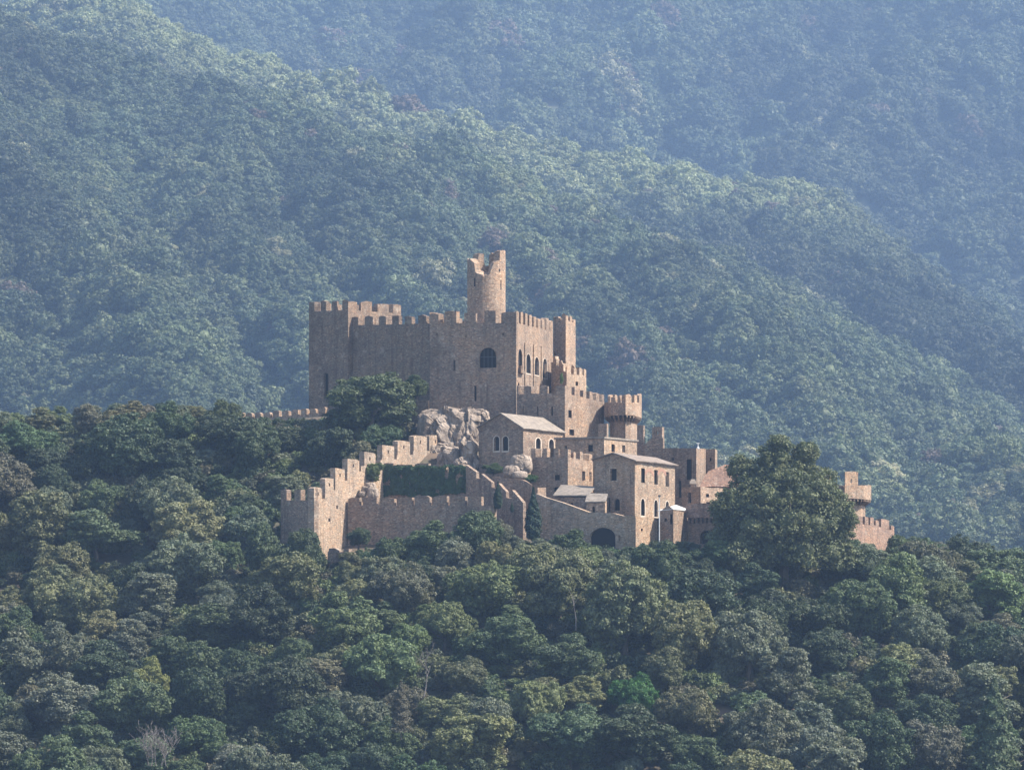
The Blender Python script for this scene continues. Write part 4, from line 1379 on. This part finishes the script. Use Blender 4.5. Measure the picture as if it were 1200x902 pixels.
pts = []
rng = np.random.default_rng(5)
def far_enough(x, y, r):
    for (a, b, c_) in pts:
        if (a - x) ** 2 + ((b - y) * 1.0) ** 2 < (0.5 * (r + c_)) ** 2: return False
    return True
cand = 0
placed = []
for (dpx, dY, r) in ((464, 647, 6), (352, 646, 7), (312, 650, 7), (562, 647, 7), (512, 647, 7), (668, 646, 6), (915, 646, 14), (742, 594, 8), (178, 605, 7), (1165, 572, 8), (470, 566, 6), (497, 585, 5), (182, 552, 8), (440, 708, 13), (261, 716, 7)):
    pts.append((X(dpx, dY), dY, r))
open_spots = [(450, 552, 5.0), (838, 585, 7.0), (845, 597, 5.0), (235, 556, 6.0), (160, 660, 3)]
NTREE = 262
while len(placed) < NTREE and cand < 40000:
    cand += 1
    Y = 530 + 205 * rng.uniform() ** 1.0
    px = rng.uniform(-45, 1245)
    x = X(px, Y)
    wdt = rng.uniform(6.5, 13.5) * (1.0 if cand < 4000 else .8 if cand < 12000 else .62)
    if any((px - a) ** 2 / 900.0 + (Y - b) ** 2 / 30 < 1 for a, b, r in open_spots): continue
    # castle ground: nothing on the walls or courtyards
    if Y > 652 and 320 < px < 850:
        wallY = np.interp(px, [320, 368, 407, 519], [668, 660, 674, 706])
        if not (300 < px < 480 and wallY + 1.5 + wdt * .62 < Y < 716): continue
        if Y > 652 and 850 <= px < 1062 and Y > 672: continue
    if Y > 716 and px > 275: continue
    if not far_enough(x, Y, wdt * .80): continue
    z = float(hill_z(np.array([x]), np.array([Y]))[0])
    h = wdt * rng.uniform(.80, 1.22)
    wpx = wdt * FPX / Y * .5
    lim = max(np.interp(px + o_, LX, LY) for o_ in (-wpx * .8, 0, wpx * .8)) if Y < 690 else np.interp(px, LX, LY)
    if Y > 668 and 300 < px < 480: lim = 497
    zmax = (EYE - lim) / FPX * Y
    if z + h > zmax:
        h2 = zmax - z
        if h2 < 2.6: continue
        wdt *= max(.6, h2 / h); h = h2
    py_mid = EYE - (z + h * .55) / Y * FPX
    if py_mid - wpx > 935: continue
    pts.append((x, Y, wdt * .80))
    placed.append((px, Y, wdt, h, py_mid, z))
strip = 0
for k in range(3000):
    if strip >= 34: break
    Y = rng.uniform(634, 651); px = rng.uniform(400, 850); x = X(px, Y)
    wdt = rng.uniform(4.5, 7.5)
    if not far_enough(x, Y, wdt * .62): continue
    z = float(hill_z(np.array([x]), np.array([Y]))[0]); wpx = wdt * FPX / Y * .5
    lim = max(np.interp(px + o_, LX, LY) for o_ in (-wpx * .6, 0, wpx * .6))
    h = min(wdt * 1.15, (EYE - lim) / FPX * Y - z)
    if h < 2.2: continue
    pts.append((x, Y, wdt * .62)); strip += 1
    placed.append((px, Y, wdt, h, EYE - (z + h * .55) / Y * FPX, z))
print("STRIP", strip)
placed.sort(key=lambda q: q[1])
looks = list(LOOKS)
cnt = {}
for (px, Y, wdt, h, pm, z) in placed:
    nv = float(vnoise(np.array(px / 95.0), np.array(Y / 16.0), 31)) + rng.normal() * .16
    if nv < .29: lk = 'dark green'
    elif nv < .47: lk = 'mid green'
    elif nv < .68: lk = 'grey green'
    elif nv < .84: lk = 'olive'
    elif nv < .91: lk = 'brownish'
    else: lk = 'bright green'
    kind = ['round', 'loose', 'fine', 'round', 'loose', 'tall'][rng.integers(6)]
    word = {'round': 'rounded', 'loose': 'loose-crowned', 'fine': 'low spreading', 'tall': 'tall-crowned'}[kind]
    c0 = LOOKS[lk]; j = rng.uniform(.82, 1.22)
    col = tuple(v * j * rng.uniform(.93, 1.07) for v in c0)
    add_tree("broadleaf_tree", f"{lk} {word} tree {zone(px, pm)}", kind, px, Y, wdt * 1.16, h, col, "trees of the wood on the castle hill")
print("TREES", len(placed), "cand", cand)

# ------------------------------------------------------------------ scattered masses (undergrowth, mountain forests)
def scatter(name, pts, scales, rots, tints, meshes, mat):
    me = bpy.data.meshes.new(name)
    me.vertices.add(len(pts)); me.vertices.foreach_set("co", np.ascontiguousarray(pts, np.float32).ravel())
    for nm, typ, arr in (("s", 'FLOAT_VECTOR', scales), ("r", 'FLOAT', rots), ("tint", 'FLOAT_COLOR', tints), ("v", 'INT', RNG.integers(0, len(meshes), len(pts)))):
        a = me.attributes.new(nm, typ, 'POINT')
        key = {'FLOAT_VECTOR': 'vector', 'FLOAT': 'value', 'FLOAT_COLOR': 'color', 'INT': 'value'}[typ]
        a.data.foreach_set(key, np.ascontiguousarray(arr, np.int32 if typ == 'INT' else np.float32).ravel())
    me.update()
    o = bpy.data.objects.new(name, me); COL.objects.link(o)
    src = bpy.data.collections.new(name + "_sources")
    for k, m in enumerate(meshes):
        if not m.materials: m.materials.append(mat)
        so = bpy.data.objects.new(f"{name}_crown", m); src.objects.link(so)
    g = bpy.data.node_groups.new(name, 'GeometryNodeTree')
    g.interface.new_socket("Geometry", in_out='INPUT', socket_type='NodeSocketGeometry')
    g.interface.new_socket("Geometry", in_out='OUTPUT', socket_type='NodeSocketGeometry')
    N = g.nodes.new; L = g.links.new
    gi, gout = N("NodeGroupInput"), N("NodeGroupOutput")
    ci = N("GeometryNodeCollectionInfo"); ci.inputs["Collection"].default_value = src
    ci.inputs["Separate Children"].default_value = True; ci.inputs["Reset Children"].default_value = True
    iop = N("GeometryNodeInstanceOnPoints"); iop.inputs["Pick Instance"].default_value = True
    def attr(nm, dt):
        a = N("GeometryNodeInputNamedAttribute"); a.data_type = dt; a.inputs["Name"].default_value = nm
        return [x for x in a.outputs if x.enabled and x.name == "Attribute"][0]
    L(gi.outputs[0], iop.inputs["Points"]); L(ci.outputs[0], iop.inputs["Instance"])
    L(attr("s", 'FLOAT_VECTOR'), iop.inputs["Scale"]); L(attr("v", 'INT'), iop.inputs["Instance Index"])
    cb = N("ShaderNodeCombineXYZ"); L(attr("r", 'FLOAT'), cb.inputs[2]); L(cb.outputs[0], iop.inputs["Rotation"])
    L(iop.outputs[0], gout.inputs[0])
    md = o.modifiers.new("scatter", 'NODES'); md.node_group = g
    o["kind"] = "stuff"
    return o

def jitter_grid(x0, x1, y0, y1, step, rng, j=.42):
    xs = np.arange(x0, x1, step); ys = np.arange(y0, y1, step)
    GX, GY = np.meshgrid(xs, ys)
    GX = GX + (np.arange(len(ys)) % 2)[:, None] * step * .5
    return (GX + rng.uniform(-j, j, GX.shape) * step).ravel(), (GY + rng.uniform(-j, j, GY.shape) * step).ravel()

FARC = [crown_mesh("far_crown", 700 + k, (0.5, 0.5, 0.42), 8, (0.18, 0.28), 90, (0.06, 0.12), 44, 0.040, .55, nj=.45) for k in range(5)] + \
       [crown_mesh("far_crown", 720 + k, (0.45, 0.45, 0.5), 8, (0.16, 0.26), 90, (0.055, 0.11), 44, 0.040, .55, .25, nj=.45) for k in range(2)]
BUSH = [crown_mesh("bush_crown", 740 + k, (0.5, 0.5, 0.36), 6, (0.2, 0.28), 80, (0.07, 0.11), 26, 0.06, .58) for k in range(4)]

def forest(name, zf, x0, x1, y0, y1, step, size, rng, keep, seed, pal, crest=None, flank_light=None):
    x, y = jitter_grid(x0, x1, y0 / .62, y1 / .62, step, rng)
    y = y * .62
    k = keep(x, y)
    x, y = x[k], y[k]
    z = zf(x, y)
    n = len(x)
    big = fbm(x / 130.0, y / 170.0, seed, 3) + .5
    s = size * np.clip(np.exp(rng.normal(size=n) * .30), .55, 1.75) * (0.80 + .45 * big)
    sc_ = np.stack([s, s * rng.uniform(.88, 1.12, n), s * rng.uniform(.75, 1.15, n)], 1)
    v = vnoise(x / 34.0, y / 55.0, seed + 3) * .55 + vnoise(x / 110.0, y / 150.0, seed + 4) * .35 + rng.normal(size=n) * .17 + .05
    v = np.clip(v, 0, .999)
    palA = np.array(pal); m = len(palA)
    f = v * (m - 1); i = np.floor(f).astype(int); t = (f - i)[:, None]
    tint = palA[i] * (1 - t) + palA[np.minimum(i + 1, m - 1)] * t
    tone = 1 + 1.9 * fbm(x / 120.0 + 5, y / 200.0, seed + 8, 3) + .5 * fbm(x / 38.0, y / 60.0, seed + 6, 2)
    if flank_light is not None: tone = tone + flank_light(x, y)  # sunlit side of the mountain put into the tree colour
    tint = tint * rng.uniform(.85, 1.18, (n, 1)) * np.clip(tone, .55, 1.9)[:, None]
    if crest is not None:      # sunlight painted into the tint as a pale belt along the ridge line
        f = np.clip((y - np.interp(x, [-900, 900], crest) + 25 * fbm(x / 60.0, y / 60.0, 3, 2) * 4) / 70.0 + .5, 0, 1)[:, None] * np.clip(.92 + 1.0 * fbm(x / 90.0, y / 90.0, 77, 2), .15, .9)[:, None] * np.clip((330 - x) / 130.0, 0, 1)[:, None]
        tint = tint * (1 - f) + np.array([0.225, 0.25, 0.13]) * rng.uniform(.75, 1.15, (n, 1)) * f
    hot = rng.uniform(size=n)
    tint[hot > .985] = np.array([0.17, 0.17, 0.10]); tint[(hot > .972) & (hot <= .985)] = np.array([0.10, 0.075, 0.055])
    tint = np.concatenate([tint, np.ones((n, 1))], 1)
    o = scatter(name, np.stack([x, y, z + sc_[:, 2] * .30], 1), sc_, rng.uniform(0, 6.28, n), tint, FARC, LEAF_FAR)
    print(name, n)
    return o

PAL = [(0.026, 0.037, 0.022), (0.038, 0.053, 0.028), (0.052, 0.069, 0.036), (0.068, 0.084, 0.042), (0.10, 0.114, 0.058)]
in_view = lambda m: (lambda x, y: np.abs(x) < (600.0 / FPX) * y * 1.0 + m)
forest("near_mountain_forest", mid_z, -640, 640, 1440, 2680, 9.8, 16.0, rng, in_view(55), 61, PAL, None, lambda x, y: .40 * np.clip((x - 10) / 110.0, 0, 1) + .25 * np.clip((2060 - y) / 300.0, 0, 1))  # tint lightened as if sunlit towards the right; lower slope paler too
forest("spur_forest", band_z, -740, 740, 2350, 3080, 11.0, 20.0, rng, in_view(70), 62, [tuple(v * .72 for v in c_) for c_ in PAL], (2900, 2710))  # palette darkened to paint the shaded slope below the crest
forest("far_mountain_forest", far_z, -1000, 1000, 2900, 4480, 15.5, 28.0, rng, in_view(90), 63, PAL)

# undergrowth on the castle hill
x, y = jitter_grid(-175, 175, 500, 738, 2.7, rng)
k = (np.abs(x) < y * .1429 * 1.15 + 6)
pxs = x / y * FPX + 600
wallY = np.interp(pxs, [320, 368, 407, 519], [668, 660, 674, 706])
k &= ~((y > 653) & (pxs > 318) & (pxs < 852) & ~((pxs < 482) & (y > wallY + 4) & (y < 720)))
k &= ~((y > 676) & (pxs >= 852) & (pxs < 1062))
k &= ~((y > 717) & (pxs > 274))
for a, b, r in open_spots: k &= ~(((pxs - a) ** 2 / 400.0 + (y - b) ** 2 / 9) < 1)
k &= rng.uniform(size=len(x)) < .8
x, y = x[k], y[k]; n = len(x)
s = rng.uniform(2.6, 6.0, n)
pxs = x / y * FPX + 600
s = np.where((y > 640) & (pxs > 380) & (pxs < 850), np.minimum(s, 3.6), s)
ss = np.stack([s, s, s * rng.uniform(.7, 1.15, n)], 1)
pal = np.array([LOOKS[l] for l in looks]); tint = pal[rng.integers(0, len(pal), n)] * rng.uniform(.7, 1.2, (n, 1))
scatter("undergrowth", np.stack([x, y, hill_z(x, y) + ss[:, 2] * .25], 1), ss, rng.uniform(0, 6.28, n), np.concatenate([tint, np.ones((n, 1))], 1), BUSH, LEAF_FAR)

# one pale tree that stands out on the mountain behind the broken turret
y_ = 1500.0
while y_ < 2200 and float(mid_z(np.array([X(1032, y_)]), np.array([y_]))[0]) < (EYE - 592) / FPX * y_:
    y_ += 4.0
x_ = X(1032, y_); zb = float(mid_z(np.array([x_]), np.array([y_]))[0])
pt_ = thing("flowering_tree", "cream-white flowering tree on the mountainside above the broken turret", "tree", (x_, y_, zb))
o = bpy.data.objects.new("crown", CROWNS['loose'][1]); COL.objects.link(o); o.parent = pt_; o.location = (0, 0, 13); o.scale = (24, 22, 20); o.color = (0.34, 0.33, 0.22, 1)
o = bpy.data.objects.new("trunk", TRUNKS[1]); COL.objects.link(o); o.parent = pt_; o.scale = (16, 16, 16); o.location = (0, 0, -1)

# the wood goes on past the edges of the photograph
x, y = jitter_grid(-255, 255, 470, 900, 6.4, rng)
k = ((np.abs(x) > y * .1429 + 8) | (y > 760)) & (y < 880)
x, y = x[k], y[k]; n = len(x)
s = rng.uniform(7.0, 12.0, n); ss = np.stack([s, s, s * rng.uniform(.8, 1.1, n)], 1)
z = hill_z(x, y)
zlim = np.where(y > 750, hill_z(x, np.full(n, 738.0)), 1e9)       # behind the crest it stays below the skyline
z = np.minimum(z + ss[:, 2] * .35, np.maximum(zlim - 2.0 - ss[:, 2] * .4, z))
tint = pal[rng.integers(0, len(pal), n)] * rng.uniform(.8, 1.2, (n, 1))
scatter("surrounding_wood", np.stack([x, y, z], 1), ss, rng.uniform(0, 6.28, n), np.concatenate([tint, np.ones((n, 1))], 1), FARC, LEAF_FAR)
print("pale tree at", x_, y_, zb)
